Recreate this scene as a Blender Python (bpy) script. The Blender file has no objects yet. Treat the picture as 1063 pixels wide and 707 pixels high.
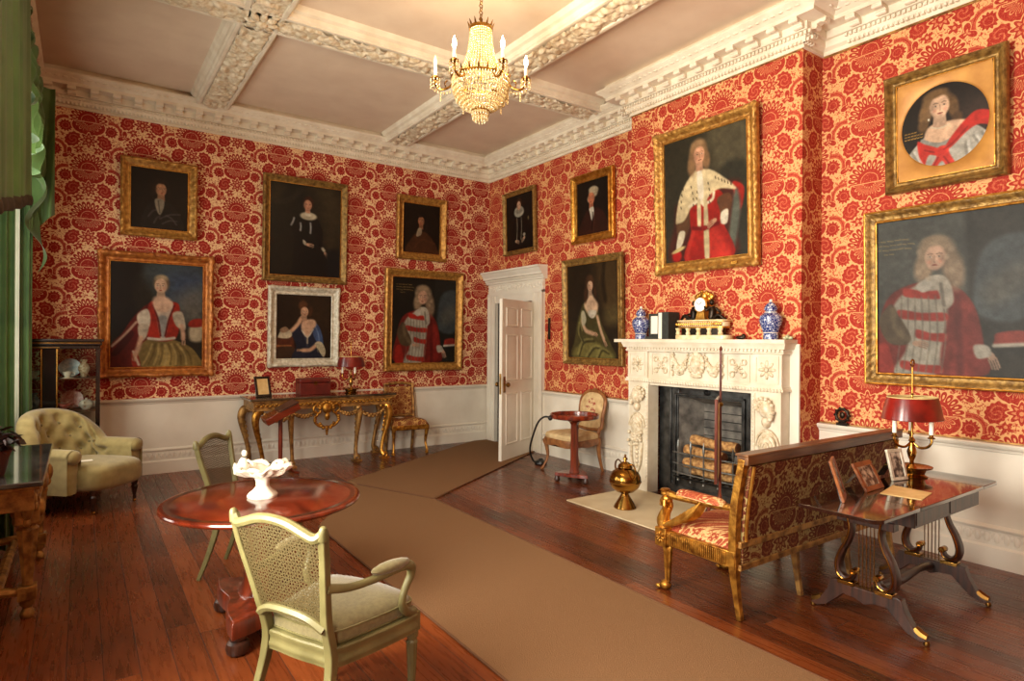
import bpy, math, random
import numpy as np
from mathutils import Vector, Matrix
random.seed(7)
rng = np.random.default_rng(11)
PI = math.pi
COL = bpy.context.scene.collection
sin, cos, rad = math.sin, math.cos, math.radians

# ------------------------------------------------------------------ mesh builder
def TR(loc=(0, 0, 0), rx=0, ry=0, rz=0, s=1):
    S = Matrix.Diagonal((s, s, s, 1)) if isinstance(s, (int, float)) else Matrix.Diagonal((s[0], s[1], s[2], 1))
    return Matrix.Translation(Vector(loc)) @ Matrix.Rotation(rz, 4, 'Z') @ Matrix.Rotation(ry, 4, 'Y') @ Matrix.Rotation(rx, 4, 'X') @ S

def spline(pts, k=6, closed=False):
    """Catmull-Rom through tuples of any length."""
    P = [np.array(p, float) for p in pts]
    n = len(P)
    if n < 3: return [tuple(p) for p in P]
    out = []
    rng_ = range(n if closed else n - 1)
    for i in rng_:
        if closed: a, b, c, d = P[(i-1) % n], P[i], P[(i+1) % n], P[(i+2) % n]
        else:
            b, c = P[i], P[i+1]
            a = P[i-1] if i > 0 else 2*b - c
            d = P[i+2] if i+2 < n else 2*c - b
        for j in range(k):
            t = j / k
            out.append(tuple(.5*((2*b) + (c-a)*t + (2*a-5*b+4*c-d)*t*t + (3*b-a-3*c+d)*t**3)))
    if not closed: out.append(tuple(P[-1]))
    return out

class MB:
    def __init__(s): s.v = []; s.f = []; s.M = None
    def add(s, vs, fs):
        o = len(s.v)
        if s.M is not None: s.v += [tuple(s.M @ Vector(p)) for p in vs]
        else: s.v += [tuple(p) for p in vs]
        s.f += [tuple(i + o for i in f) for f in fs]
        return s
    def box(s, c, d, rz=0, M=None):
        x, y, z = d[0]/2, d[1]/2, d[2]/2
        vs = [(-x,-y,-z),(x,-y,-z),(x,y,-z),(-x,y,-z),(-x,-y,z),(x,-y,z),(x,y,z),(-x,y,z)]
        T = M if M is not None else TR(c, rz=rz)
        if M is not None: T = Matrix.Translation(Vector(c)) @ M
        return s.add([tuple(T @ Vector(p)) for p in vs], [(0,3,2,1),(4,5,6,7),(0,1,5,4),(1,2,6,5),(2,3,7,6),(3,0,4,7)])
    def b2(s, a, b):
        return s.box([(a[i]+b[i])/2 for i in range(3)], [abs(b[i]-a[i]) for i in range(3)])
    def skin(s, loops, closed=True, cap0=False, cap1=False):
        n = len(loops[0]); vs = [p for l in loops for p in l]; fs = []
        for i in range(len(loops)-1):
            for j in range(n if closed else n-1):
                k = (j+1) % n
                fs.append((i*n+j, i*n+k, (i+1)*n+k, (i+1)*n+j))
        if cap0: fs.append(tuple(reversed(range(n))))
        if cap1: fs.append(tuple((len(loops)-1)*n + j for j in range(n)))
        return s.add(vs, fs)
    def lathe(s, prof, c=(0, 0, 0), n=24, flute=0, fd=0, M=None, sx=1, sy=1, cap=True):
        loops = []; prof = [(max(r, 4e-4), z) for r, z in prof]
        for (r, z) in prof:
            l = []
            for j in range(n):
                a = 2*PI*j/n
                rr = r*(1 - fd*(.5+.5*cos(flute*a))) if flute else r
                p = Vector((rr*cos(a)*sx, rr*sin(a)*sy, z))
                if M is not None: p = M @ p
                l.append((p[0]+c[0], p[1]+c[1], p[2]+c[2]))
            loops.append(l)
        cap = cap and prof[0] != prof[-1]
        return s.skin(loops, True, cap, cap)
    def tube(s, pts, r, n=8, k=0, sx=1, sy=1, closed=False, up=(0, 0, 1), cap=True):
        m = len(pts)
        rr = list(r) if hasattr(r, '__len__') else [r]*m
        if len(rr) != m: rr = list(np.interp(np.linspace(0, 1, m), np.linspace(0, 1, len(rr)), rr))
        P = [tuple(p)+(q,) for p, q in zip(pts, rr)]
        if k: P = spline(P, k, closed)
        V = [Vector(p[:3]) for p in P]; R = [max(p[3], 1e-4) for p in P]; m = len(V)
        loops = []; U = None
        for i in range(m):
            if closed: t = V[(i+1) % m]-V[i-1]
            else: t = V[min(i+1, m-1)]-V[max(i-1, 0)]
            if t.length < 1e-9: t = Vector((0, 0, 1))
            t.normalize()
            if U is None:
                U = Vector(up)
                if abs(U.dot(t)) > .95: U = Vector((1, 0, 0)) if abs(t.x) < .9 else Vector((0, 1, 0))
            U = U - t*U.dot(t)
            if U.length < 1e-6: U = t.orthogonal()
            U.normalize(); W = t.cross(U)
            loops.append([tuple(V[i] + (W*cos(2*PI*j/n)*sx + U*sin(2*PI*j/n)*sy)*R[i]) for j in range(n)])
        if closed: loops.append(loops[0])
        return s.skin(loops, True, cap and not closed, cap and not closed)
    def prism(s, poly, z0, z1, M=None):
        n = len(poly)
        vs = [(p[0], p[1], z0) for p in poly] + [(p[0], p[1], z1) for p in poly]
        if M is not None: vs = [tuple(M @ Vector(p)) for p in vs]
        fs = [tuple(reversed(range(n))), tuple(range(n, 2*n))] + [(i, (i+1) % n, n+(i+1) % n, n+i) for i in range(n)]
        return s.add(vs, fs)
    def ell(s, c, r, M=None, nu=14, nv=9, pw=1):
        if not hasattr(r, '__len__'): r = (r, r, r)
        def q(x): return math.copysign(abs(x)**pw, x)
        loops = []
        for i in range(1, nv):
            ph = -PI/2 + PI*i/nv
            l = []
            for j in range(nu):
                a = 2*PI*j/nu
                p = Vector((r[0]*q(cos(ph))*q(cos(a)), r[1]*q(cos(ph))*q(sin(a)), r[2]*q(sin(ph))))
                if M is not None: p = M @ p
                l.append(tuple(p + Vector(c)))
            loops.append(l)
        n = nu; vs = [p for l in loops for p in l]; fs = []
        for i in range(len(loops)-1):
            for j in range(n):
                k = (j+1) % n; fs.append((i*n+j, i*n+k, (i+1)*n+k, (i+1)*n+j))
        p0, p1 = Vector((0, 0, -r[2])), Vector((0, 0, r[2]))
        if M is not None: p0, p1 = M @ p0, M @ p1
        vs += [tuple(p0+Vector(c)), tuple(p1+Vector(c))]; a, b = len(vs)-2, len(vs)-1; o = (nv-2)*n
        for j in range(n):
            k = (j+1) % n; fs.append((a, k, j)); fs.append((b, o+j, o+k))
        return s.add(vs, fs)
    def grid(s, fn, nu, nv, cu=False):
        vs = [fn(i/nu, j/nv) for j in range(nv+1) for i in range(nu if cu else nu+1)]
        w = nu if cu else nu+1; fs = []
        for j in range(nv):
            for i in range(nu):
                k = (i+1) % w if cu else i+1
                fs.append((j*w+i, j*w+k, (j+1)*w+k, (j+1)*w+i))
        return s.add(vs, fs)
    def torus(s, c, R, r, n=20, m=8, M=None):
        pts = []
        for i in range(n):
            p = Vector((R*cos(2*PI*i/n), R*sin(2*PI*i/n), 0))
            if M is not None: p = M @ p
            pts.append(tuple(p+Vector(c)))
        return s.tube(pts, r, m, closed=True)
    def build(s, name, mat, parent=None, loc=None, bevel=0, ang=35, rz=0, solid=0, subs=0, flat=False, seg=2):
        me = bpy.data.meshes.new(name); me.from_pydata(s.v, [], s.f); me.update()
        import bmesh
        bm = bmesh.new(); bm.from_mesh(me); bmesh.ops.recalc_face_normals(bm, faces=bm.faces); bm.to_mesh(me); bm.free()
        if not flat:
            me.shade_smooth(); me.set_sharp_from_angle(angle=rad(ang))
        o = bpy.data.objects.new(name, me); COL.objects.link(o)
        if mat is not None: me.materials.append(mat)
        if parent is not None: o.parent = parent
        if loc is not None: o.location = loc
        if rz: o.rotation_euler.z = rz
        if solid:
            d = o.modifiers.new('s', 'SOLIDIFY'); d.thickness = solid; d.offset = 0
        if subs:
            d = o.modifiers.new('u', 'SUBSURF'); d.levels = subs; d.render_levels = subs
        if bevel:
            d = o.modifiers.new('b', 'BEVEL'); d.width = bevel; d.segments = seg; d.limit_method = 'ANGLE'; d.angle_limit = rad(40)
        return o

def tag(o, label, cat, group=None, kind=None):
    o['label'] = label; o['category'] = cat
    if group: o['group'] = group
    if kind: o['kind'] = kind
    return o
def thing(name, label, cat, loc=(0, 0, 0), rz=0, group=None, rx=0):
    o = bpy.data.objects.new(name, None); o.empty_display_size = .1; COL.objects.link(o)
    o.location = loc; o.rotation_euler = (rx, 0, rz)
    return tag(o, label, cat, group)
def struct(o): o['kind'] = 'structure'; return o
def copy_tree(o, parent=None):
    c = o.copy(); COL.objects.link(c)
    if parent is not None: c.parent = parent; c.matrix_parent_inverse = o.matrix_parent_inverse
    for ch in list(o.children): copy_tree(ch, c)
    return c

# ------------------------------------------------------------------ materials
def lin(c):
    c = [x/255 for x in c]
    return tuple((x/12.92 if x <= .04045 else ((x+.055)/1.055)**2.4) for x in c)
class NT:
    """tiny expression layer over shader math nodes"""
    def __init__(s, nt): s.nt = nt
    def n(s, typ, **kw):
        d = s.nt.nodes.new(typ)
        for k, v in kw.items(): setattr(d, k, v)
        return d
    def m(s, op, *a, clamp=False):
        d = s.nt.nodes.new('ShaderNodeMath'); d.operation = op; d.use_clamp = clamp
        for i, x in enumerate(a):
            if isinstance(x, X): s.nt.links.new(x.k, d.inputs[i])
            else: d.inputs[i].default_value = x
        return X(s, d.outputs[0])
    def link(s, a, b): s.nt.links.new(a.k if isinstance(a, X) else a, b)
class X:
    def __init__(s, t, k): s.t = t; s.k = k
    def __add__(s, o): return s.t.m('ADD', s, o)
    __radd__ = __add__
    def __sub__(s, o): return s.t.m('SUBTRACT', s, o)
    def __rsub__(s, o): return s.t.m('SUBTRACT', o, s)
    def __mul__(s, o): return s.t.m('MULTIPLY', s, o)
    __rmul__ = __mul__
    def __truediv__(s, o): return s.t.m('DIVIDE', s, o)
    def __neg__(s): return s.t.m('MULTIPLY', s, -1)
    def f(s, op, *a): return s.t.m(op, s, *a)

def newmat(name):
    m = bpy.data.materials.new(name); m.use_nodes = True
    nt = m.node_tree; b = nt.nodes['Principled BSDF']
    return m, NT(nt), b
def mat(name, c, rough=.5, metal=0, c2=None, scale=8, detail=4, bump=0, bscale=None, stretch=None, emit=None, es=0, trans=0, spec=.5, sheen=0, coat=0, lo=.35, hi=.65, alpha=1):
    m, t, b = newmat(name)
    b.inputs['Roughness'].default_value = rough; b.inputs['Metallic'].default_value = metal
    b.inputs['Specular IOR Level'].default_value = spec
    b.inputs['Transmission Weight'].default_value = trans
    b.inputs['Sheen Weight'].default_value = sheen; b.inputs['Coat Weight'].default_value = coat
    b.inputs['Coat Roughness'].default_value = .12; b.inputs['Alpha'].default_value = alpha
    C = lin(c)+(1,); b.inputs['Base Color'].default_value = C
    if emit: b.inputs['Emission Color'].default_value = lin(emit)+(1,); b.inputs['Emission Strength'].default_value = es
    tc = t.n('ShaderNodeTexCoord'); mp = t.n('ShaderNodeMapping')
    if stretch: mp.inputs['Scale'].default_value = stretch
    t.link(tc.outputs['Object'], mp.inputs['Vector'])
    if c2:
        nz = t.n('ShaderNodeTexNoise'); nz.inputs['Scale'].default_value = scale; nz.inputs['Detail'].default_value = detail
        t.link(mp.outputs[0], nz.inputs['Vector'])
        r = t.n('ShaderNodeValToRGB'); r.color_ramp.elements[0].position = lo; r.color_ramp.elements[1].position = hi
        r.color_ramp.elements[0].color = C; r.color_ramp.elements[1].color = lin(c2)+(1,)
        t.link(nz.outputs[0], r.inputs[0]); t.link(r.outputs[0], b.inputs['Base Color'])
    if bump:
        nb = t.n('ShaderNodeTexNoise'); nb.inputs['Scale'].default_value = bscale or scale*4; nb.inputs['Detail'].default_value = 3
        t.link(mp.outputs[0], nb.inputs['Vector'])
        bp = t.n('ShaderNodeBump'); bp.inputs['Strength'].default_value = bump; bp.inputs['Distance'].default_value = .01
        t.link(nb.outputs[0], bp.inputs['Height']); t.link(bp.outputs[0], b.inputs['Normal'])
    return m

def damask(name, cols, axis, u0, v0, P=.4975, H=.52, rough=.8, spec=.2, vaxis=2, extra=0, bump=.15, busy=.5):
    """red flowered damask: sun-like pomegranates on half-drop columns, leaf stars, round flowers on arching stems"""
    m, t, b = newmat(name)
    tc = t.n('ShaderNodeTexCoord'); sp = t.n('ShaderNodeSeparateXYZ'); t.link(tc.outputs['Object'], sp.inputs[0])
    S = .4975/P
    u = (X(t, sp.outputs[0]) + X(t, sp.outputs[1]))*S - u0*S; v = X(t, sp.outputs[vaxis])*S - v0*S
    P, H = .4975, .522
    # gentle hand-woven wobble
    nz = t.n('ShaderNodeTexNoise'); nz.inputs['Scale'].default_value = 26*S; nz.inputs['Detail'].default_value = 1
    t.link(tc.outputs['Object'], nz.inputs['Vector'])
    w = (X(t, nz.outputs[0]) - .5)
    k = (u/P).f('ROUND'); a = (u - k*P).f('ABSOLUTE') + w*.006
    odd = (k*.5).f('FRACT')*2          # 0 or 1
    v = v - odd*(H/2) + w*.008
    def wrap(x): return t.m('WRAP', x, H/2, -H/2)
    def pol(cx, cy):
        dx = a - cx; dy = wrap(v - cy)
        return dx, dy, (dx*dx + dy*dy).f('SQRT'), dy.f('ARCTAN2', dx)
    def step(d, wd=.006):              # 1 where d<0
        return t.m('MULTIPLY_ADD', d, -1/wd, .5, clamp=True)
    cur = [None]
    def paint(mask, val):
        if cur[0] is None: cur[0] = mask*val
        else: cur[0] = cur[0] + mask*(val - cur[0])
    def lr(x, lo, hi): return x
    # sprigs over the ground
    vo = t.n('ShaderNodeTexVoronoi'); vo.inputs['Scale'].default_value = 40*S; t.link(tc.outputs['Object'], vo.inputs['Vector'])
    paint(step(X(t, vo.outputs['Distance']) - .30, .2), busy*1.5)
    paint(step((w*1.0).f('ABSOLUTE') - .022, .03), .8)
    # arching stems + round flowers (own and glide image)
    for cx, cy in ((.202, -.100), (P-.202, -.100+H/2)):
        dx, dy, r, th = pol(cx, cy)
        band = step((r - .094).f('ABSOLUTE') - .019)*step(-dy - .035, .02)
        paint(band, .62)
        paint(step((r - .094).f('ABSOLUTE') - .004, .005)*band, .95)
        paint(step(r - .075), 0.0)
        paint(step(r - ((th*13).f('COSINE')*.008 + .058), .005), .97)
        paint(step((r - .030).f('ABSOLUTE') - .003, .004), .5)
    # small three-lobed leaves
    for cx, cy in ((.168, .128), (P-.168, .128-H/2)):
        dx, dy, r, th = pol(cx, cy)
        paint(step(r - ((th*3 + 1.6).f('COSINE')*.028 + .052), .005), 0.03)
        paint(step(r - ((th*3 + 1.6).f('COSINE')*.026 + .044), .005), .92)
        paint(step(r - ((th*3 + 1.6).f('COSINE')*.012 + .014), .004), .35)
    dx, dy, r, th = pol(.088, .196)
    paint(step(r - ((th*5).f('COSINE')*.012 + .034), .005), .9)
    paint(step(r - .012, .004), .3)
    # pomegranate: lower lotus
    dx, dy, r, th = pol(0, -.012)
    low = step(dy, .01)
    body = step(((dx*dx)*46 + (dy + .062)*(dy + .062)*105) - 1, .10)*low
    paint(step(((dx*dx)*40 + (dy + .062)*(dy + .062)*88) - 1, .06)*low, 0.05)
    paint(body, .93)
    tt = (th*(9/PI)).f('FRACT') - .5
    rr = (r - .088)/.045
    pet = (rr*rr + tt*tt*6).f('SQRT')
    paint(step((pet - .85).f('ABSOLUTE') - .10, .1)*body, .15)
    paint(step(pet - .38, .2)*body, .5)
    # tail of the lotus
    paint(step(a - (dy + .175)*.8, .006)*low*step(-dy - .175, .006)*step(dy + .11, .006), .93)
    # big leafy buds beside the star
    dx, dy, r, th = pol(.140, -.232)
    rb = (dx*dx*.80 + dy*dy*.66 + dx*dy*.35).f('SQRT')
    paint(step(rb - ((th*9).f('COSINE')*.003 + .069), .005), 0.0)
    paint(step(rb - ((th*11).f('COSINE')*.004 + .061), .005), .95)
    paint(step((r*170 - th*2).f('SINE') + .45, .5)*step(rb - .044, .006), .55)
    # star of pointed leaves under the pomegranate
    dx, dy, r, th = pol(0, -.226)
    paint(step(r - ((th*8).f('COSINE')*.016 + .078), .005), .05)
    paint(step(r - ((th*8).f('COSINE')*.016 + .066), .005), .95)
    paint(step(r - ((th*8).f('COSINE')*.014 + .044), .004)*step(.030 - r, .004), .4)
    paint(step(r - .015, .004), .3)
    # pomegranate: sun of petals
    dx, dy, r, th = pol(0, -.012)
    up = step(-dy - .012, .01)
    tt = (th*(11/PI)).f('FRACT') - .5
    rr = (r - .130)/.040
    pet = (rr*rr + tt*tt*4.6).f('SQRT')
    paint(step(r - .176, .006)*up, .05)
    paint(step(pet - 1, .15)*up, 1.0)
    paint(step(pet - .40, .15)*up, .08)
    paint(step(r - .097, .004)*up, .93)
    paint(step((r - .066).f('ABSOLUTE') - .003, .004)*up, .25)
    paint(step(((dy + .016)).f('ABSOLUTE') - .003, .004)*step(a - .12, .01), .1)
    vo2 = t.n('ShaderNodeTexVoronoi'); vo2.inputs['Scale'].default_value = 85*S; t.link(tc.outputs['Object'], vo2.inputs['Vector'])
    paint(step(X(t, vo2.outputs['Distance']) - .26, .15)*step(r - .052, .005)*up, .4)
    val = cur[0]
    n3 = t.n('ShaderNodeTexNoise'); n3.inputs['Scale'].default_value = 62*S; n3.inputs['Detail'].default_value = 0; t.link(tc.outputs['Object'], n3.inputs['Vector'])
    vein = step((X(t, n3.outputs[0]) - .5).f('ABSOLUTE') - .035, .05)
    val = val - vein*val*.42
    # thread-level mottling
    n2 = t.n('ShaderNodeTexNoise'); n2.inputs['Scale'].default_value = 140; n2.inputs['Detail'].default_value = 2
    t.link(tc.outputs['Object'], n2.inputs['Vector'])
    val = val + (X(t, n2.outputs[0]) - .5)*.35
    cr = t.n('ShaderNodeValToRGB'); e = cr.color_ramp.elements
    e[0].position = .08; e[0].color = lin(cols[0])+(1,); e[1].position = .95; e[1].color = lin(cols[2])+(1,)
    q = e.new(.55); q.color = lin(cols[1])+(1,)
    t.link(val, cr.inputs[0]); t.link(cr.outputs[0], b.inputs['Base Color'])
    b.inputs['Roughness'].default_value = rough; b.inputs['Specular IOR Level'].default_value = spec
    bp = t.n('ShaderNodeBump'); bp.inputs['Strength'].default_value = bump; bp.inputs['Distance'].default_value = .004
    t.link(n2.outputs[0], bp.inputs['Height']); t.link(bp.outputs[0], b.inputs['Normal'])
    return m

def wood(name, c, c2, rough=.3, axis=0, scale=3, str_=12, coat=.3, bump=.05):
    st = [str_]*3; st[axis] = 1
    return mat(name, c, rough, 0, c2, scale, 5, bump, scale*6, tuple(st), coat=coat)

W_ = {}
W_['white'] = mat('white paint', (226, 220, 205), .45, c2=(214, 206, 190), scale=2.5, bump=.05, bscale=40)
W_['trim'] = mat('cream plaster', (230, 221, 200), .6, c2=(216, 203, 180), scale=6, bump=.1, bscale=50)
W_['relief'] = mat('moulded plaster', (228, 217, 192), .6, c2=(196, 176, 142), scale=30, bump=.3, bscale=90)
W_['ceil'] = mat('ceiling plaster', (222, 202, 178), .8, c2=(214, 192, 168), scale=3)
W_['marble'] = mat('white marble', (224, 214, 194), .4, c2=(208, 196, 172), scale=7)
W_['marble2'] = mat('cream marble', (236, 222, 186), .3, c2=(214, 188, 134), scale=20)
W_['stone'] = mat('hearth stone', (205, 190, 158), .5, c2=(190, 172, 138), scale=4, bump=.05)
W_['gold'] = mat('gilding', (196, 142, 58), .38, .85, (120, 74, 26), 22, 5, .35, 60)
W_['gold_dk'] = mat('worn gilding', (182, 138, 74), .45, .5, (108, 72, 34), 16, 5, .5, 50)
W_['gold_br'] = mat('bright gilding', (222, 168, 78), .3, .9, (170, 112, 40), 18, 4, .25, 60)
W_['gold_frame'] = mat('old gold frame', (192, 144, 70), .42, .55, (138, 94, 40), 26, 5, .4, 70)
W_['gold_red'] = mat('reddish gold frame', (186, 118, 54), .42, .45, (138, 76, 30), 20, 5, .4, 60)
W_['gold_olive'] = mat('dark olive gold frame', (160, 126, 66), .45, .5, (104, 76, 36), 26, 5, .4, 70)
W_['silver'] = mat('silvered frame', (214, 208, 190), .45, .1, (176, 166, 142), 30, 5, .3, 70)
W_['brass'] = mat('polished brass', (178, 136, 68), .2, 1, (140, 98, 40), 6)
W_['brass_dk'] = mat('aged brass', (150, 112, 56), .35, 1, (96, 66, 30), 12)
W_['bronze'] = mat('dark bronze', (48, 36, 24), .35, .7, (28, 20, 12), 14)
W_['iron'] = mat('burnished iron', (92, 92, 90), .32, .8, (54, 54, 54), 10)
W_['iron_bar'] = mat('lit iron bars', (140, 140, 136), .35, .7, (92, 92, 90), 14)  # paler iron: light caught by the bars put into the colour
W_['iron_dk'] = mat('black iron', (26, 25, 24), .5, .6, (14, 14, 14), 12)
W_['soot'] = mat('sooty brick', (112, 106, 98), .8, c2=(66, 62, 58), scale=9, bump=.3)
W_['black'] = mat('ebonised wood', (20, 15, 12), .25, c2=(32, 22, 14), scale=6, coat=.4)
W_['blackm'] = mat('black rubber', (14, 14, 15), .4)
W_['log'] = mat('log bark', (196, 150, 92), .85, c2=(128, 86, 46), scale=30, bump=.7, bscale=60)
W_['logend'] = mat('log end grain', (126, 70, 34), .8, c2=(84, 44, 20), scale=40)
W_['mahog'] = wood('mahogany', (128, 44, 18), (74, 20, 8), .22, 0, 2.5, 9, .5)
W_['mahogv'] = wood('mahogany upright', (116, 44, 20), (66, 24, 10), .3, 2, 3, 9, .4)
W_['rosew'] = wood('rosewood', (66, 34, 20), (26, 12, 8), .36, 2, 4, 16, .08)
W_['rosewt'] = wood('polished rosewood top', (40, 18, 11), (18, 8, 5), .05, 0, 3, 10, 1, 0)
W_['oak'] = wood('brown wood', (112, 72, 36), (70, 40, 18), .4, 0, 3, 10, .2)
W_['green'] = mat('green painted wood', (118, 111, 70), .42, c2=(98, 91, 54), scale=9, bump=.1)
W_['greenc'] = mat('green cushion', (120, 109, 68), .8, c2=(106, 95, 57), scale=60, bump=.15, bscale=300, sheen=.3)
W_['velvet'] = mat('olive green upholstery', (158, 142, 88), .75, c2=(138, 122, 70), scale=14, bump=.1, bscale=200, sheen=.4)
W_['curtain'] = mat('green silk', (96, 130, 70), .55, c2=(72, 104, 54), scale=5, sheen=.3)
W_['fringe'] = mat('dark braid', (62, 48, 28), .8, c2=(38, 30, 18), scale=40)
W_['carpet'] = mat('brown drugget', (134, 102, 72), .95, c2=(120, 88, 60), scale=260, detail=2, bump=.5, bscale=300, spec=.1)
W_['carpete'] = mat('carpet binding', (96, 62, 36), .95)
W_['porc'] = mat('white porcelain', (244, 238, 224), .15, c2=(226, 216, 192), scale=14, coat=.5)
W_['redshade'] = mat('red painted tole', (128, 24, 16), .3, c2=(84, 14, 10), scale=10, coat=.3)
W_['redbox'] = mat('red leather', (104, 26, 18), .4, c2=(80, 18, 12), scale=12)
W_['shadein'] = mat('shade lining', (214, 190, 130), .6)
W_['candle'] = mat('candle sleeve', (240, 234, 218), .5)
W_['paper'] = mat('old paper', (222, 190, 130), .7, c2=(206, 170, 108), scale=18)
W_['card'] = mat('white card', (236, 228, 210), .7)
W_['book'] = mat('dark green cloth', (44, 46, 40), .6, c2=(34, 34, 30), scale=30)
W_['tap'] = mat('cream tapestry', (214, 188, 140), .9, c2=(184, 150, 104), scale=14, bump=.3, bscale=160)
W_['tapf'] = mat('flowered tapestry', (206, 178, 132), .9, c2=(150, 66, 52), scale=26, bump=.3, bscale=160, lo=.5, hi=.62)
W_['frgilt'] = mat('gilt walnut', (158, 104, 58), .45, .15, c2=(120, 72, 36), scale=18)
W_['photo'] = mat('photograph', (60, 56, 50), .25, c2=(190, 180, 160), scale=22, lo=.42, hi=.6)
W_['photow'] = mat('framed wood edge', (150, 86, 36), .35, c2=(112, 58, 22), scale=20)
W_['pot'] = mat('terracotta pot', (84, 32, 20), .35, c2=(62, 22, 12), scale=12)
W_['leaf'] = mat('dark leaf', (34, 30, 18), .5, c2=(62, 26, 20), scale=30)
W_['crystal'] = mat('crystal drops', (128, 98, 54), .12, .0, c2=(228, 204, 150), scale=130, detail=1, emit=(255, 196, 96), es=.10, spec=1, coat=1)  # pale flecks are painted highlights; faint emission adds glow to the drops
W_['bulb'] = mat('lit bulb', (255, 244, 214), .3, emit=(255, 226, 165), es=45)
W_['bulboff'] = mat('unlit bulb', (250, 232, 190), .3, emit=(255, 220, 150), es=.5)  # faint emission added although this bulb is off
W_['dial'] = mat('enamel dial', (250, 248, 240), .2)
W_['ink'] = mat('black ink', (18, 16, 14), .5)
def glassmat():
    m, t, b = newmat('clear glass')
    g = t.n('ShaderNodeBsdfGlossy'); g.inputs['Roughness'].default_value = .02
    tr = t.n('ShaderNodeBsdfTransparent'); tr.inputs[0].default_value = (.93, .96, .94, 1)
    fr = t.n('ShaderNodeFresnel'); fr.inputs[0].default_value = 1.5
    mx = t.n('ShaderNodeMixShader'); t.link(fr.outputs[0], mx.inputs[0]); t.link(tr.outputs[0], mx.inputs[1]); t.link(g.outputs[0], mx.inputs[2])
    t.link(mx.outputs[0], t.nt.nodes['Material Output'].inputs[0]); return m
W_['glass'] = glassmat()
def canemat():
    m, t, b = newmat('woven cane')
    tc = t.n('ShaderNodeTexCoord'); sp = t.n('ShaderNodeSeparateXYZ'); t.link(tc.outputs['Object'], sp.inputs[0])
    y, z = X(t, sp.outputs[1]), X(t, sp.outputs[2])
    def strand(c, per, wd): return t.m('COMPARE', (c/per).f('FRACT'), .5, wd)
    pr = .0135
    s1 = strand(z, pr, .15).f('MAXIMUM', strand(y, pr, .15)).f('MAXIMUM', strand(y+z, pr*1.414, .12)).f('MAXIMUM', strand(y-z, pr*1.414, .12))
    b.inputs['Base Color'].default_value = lin((78, 66, 36))+(1,); b.inputs['Roughness'].default_value = .5
    t.link(s1, b.inputs['Alpha']); return m
W_['cane'] = canemat()
def floormat():
    m, t, b = newmat('oak floor boards')
    tc = t.n('ShaderNodeTexCoord'); sp = t.n('ShaderNodeSeparateXYZ'); t.link(tc.outputs['Object'], sp.inputs[0])
    x, y = X(t, sp.outputs[0]), X(t, sp.outputs[1])
    pw = .142
    i = (x/pw).f('FLOOR'); fx = (x/pw).f('FRACT')
    wn = t.n('ShaderNodeTexWhiteNoise', noise_dimensions='1D'); t.link(i, wn.inputs['W']); rnd = X(t, wn.outputs['Value'])
    yy = y/2.6 + rnd*7.3; fy = yy.f('FRACT'); j = yy.f('FLOOR')
    wn2 = t.n('ShaderNodeTexWhiteNoise', noise_dimensions='1D'); t.link(i*7.7 + j*3.1, wn2.inputs['W']); rn2 = X(t, wn2.outputs['Value'])
    cb = t.n('ShaderNodeCombineXYZ'); t.link(x*16, cb.inputs[0]); t.link(y*1.1 + rn2*9, cb.inputs[1])
    gr = t.n('ShaderNodeTexNoise'); gr.inputs['Scale'].default_value = 3.2; gr.inputs['Detail'].default_value = 6; t.link(cb.outputs[0], gr.inputs['Vector'])
    bl = t.n('ShaderNodeTexNoise'); bl.inputs['Scale'].default_value = 1.3; t.link(tc.outputs['Object'], bl.inputs['Vector'])
    g = X(t, gr.outputs[0])*.38 + rn2*.24 + X(t, bl.outputs[0])*.42
    cr = t.n('ShaderNodeValToRGB'); e = cr.color_ramp.elements
    e[0].position = .3; e[0].color = lin((54, 26, 11))+(1,); e[1].position = .75; e[1].color = lin((138, 70, 32))+(1,)
    q = e.new(.5); q.color = lin((100, 46, 19))+(1,)
    t.link(g, cr.inputs[0])
    light_falloff = t.m('MULTIPLY_ADD', x, -.45, -.50, clamp=True)*.32 + .68     # weaker light toward the fireplace put into the board colour as a darkening
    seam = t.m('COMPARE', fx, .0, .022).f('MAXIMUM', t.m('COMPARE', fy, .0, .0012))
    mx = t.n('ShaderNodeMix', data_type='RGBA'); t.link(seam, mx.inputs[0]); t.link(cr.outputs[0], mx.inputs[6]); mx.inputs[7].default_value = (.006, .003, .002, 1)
    hs = t.n('ShaderNodeHueSaturation'); t.link(mx.outputs[2], hs.inputs['Color']); t.link(light_falloff, hs.inputs['Value']); t.link(hs.outputs[0], b.inputs['Base Color'])
    t.link(X(t, gr.outputs[0])*.25 + .16 + seam*.4, b.inputs['Roughness'])
    bp = t.n('ShaderNodeBump'); bp.inputs['Strength'].default_value = .25; bp.inputs['Distance'].default_value = .004
    t.link(X(t, gr.outputs[0])*.35 + X(t, bl.outputs[0])*.8 - seam, bp.inputs['Height']); t.link(bp.outputs[0], b.inputs['Normal'])
    return m
W_['floor'] = floormat()
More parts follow.
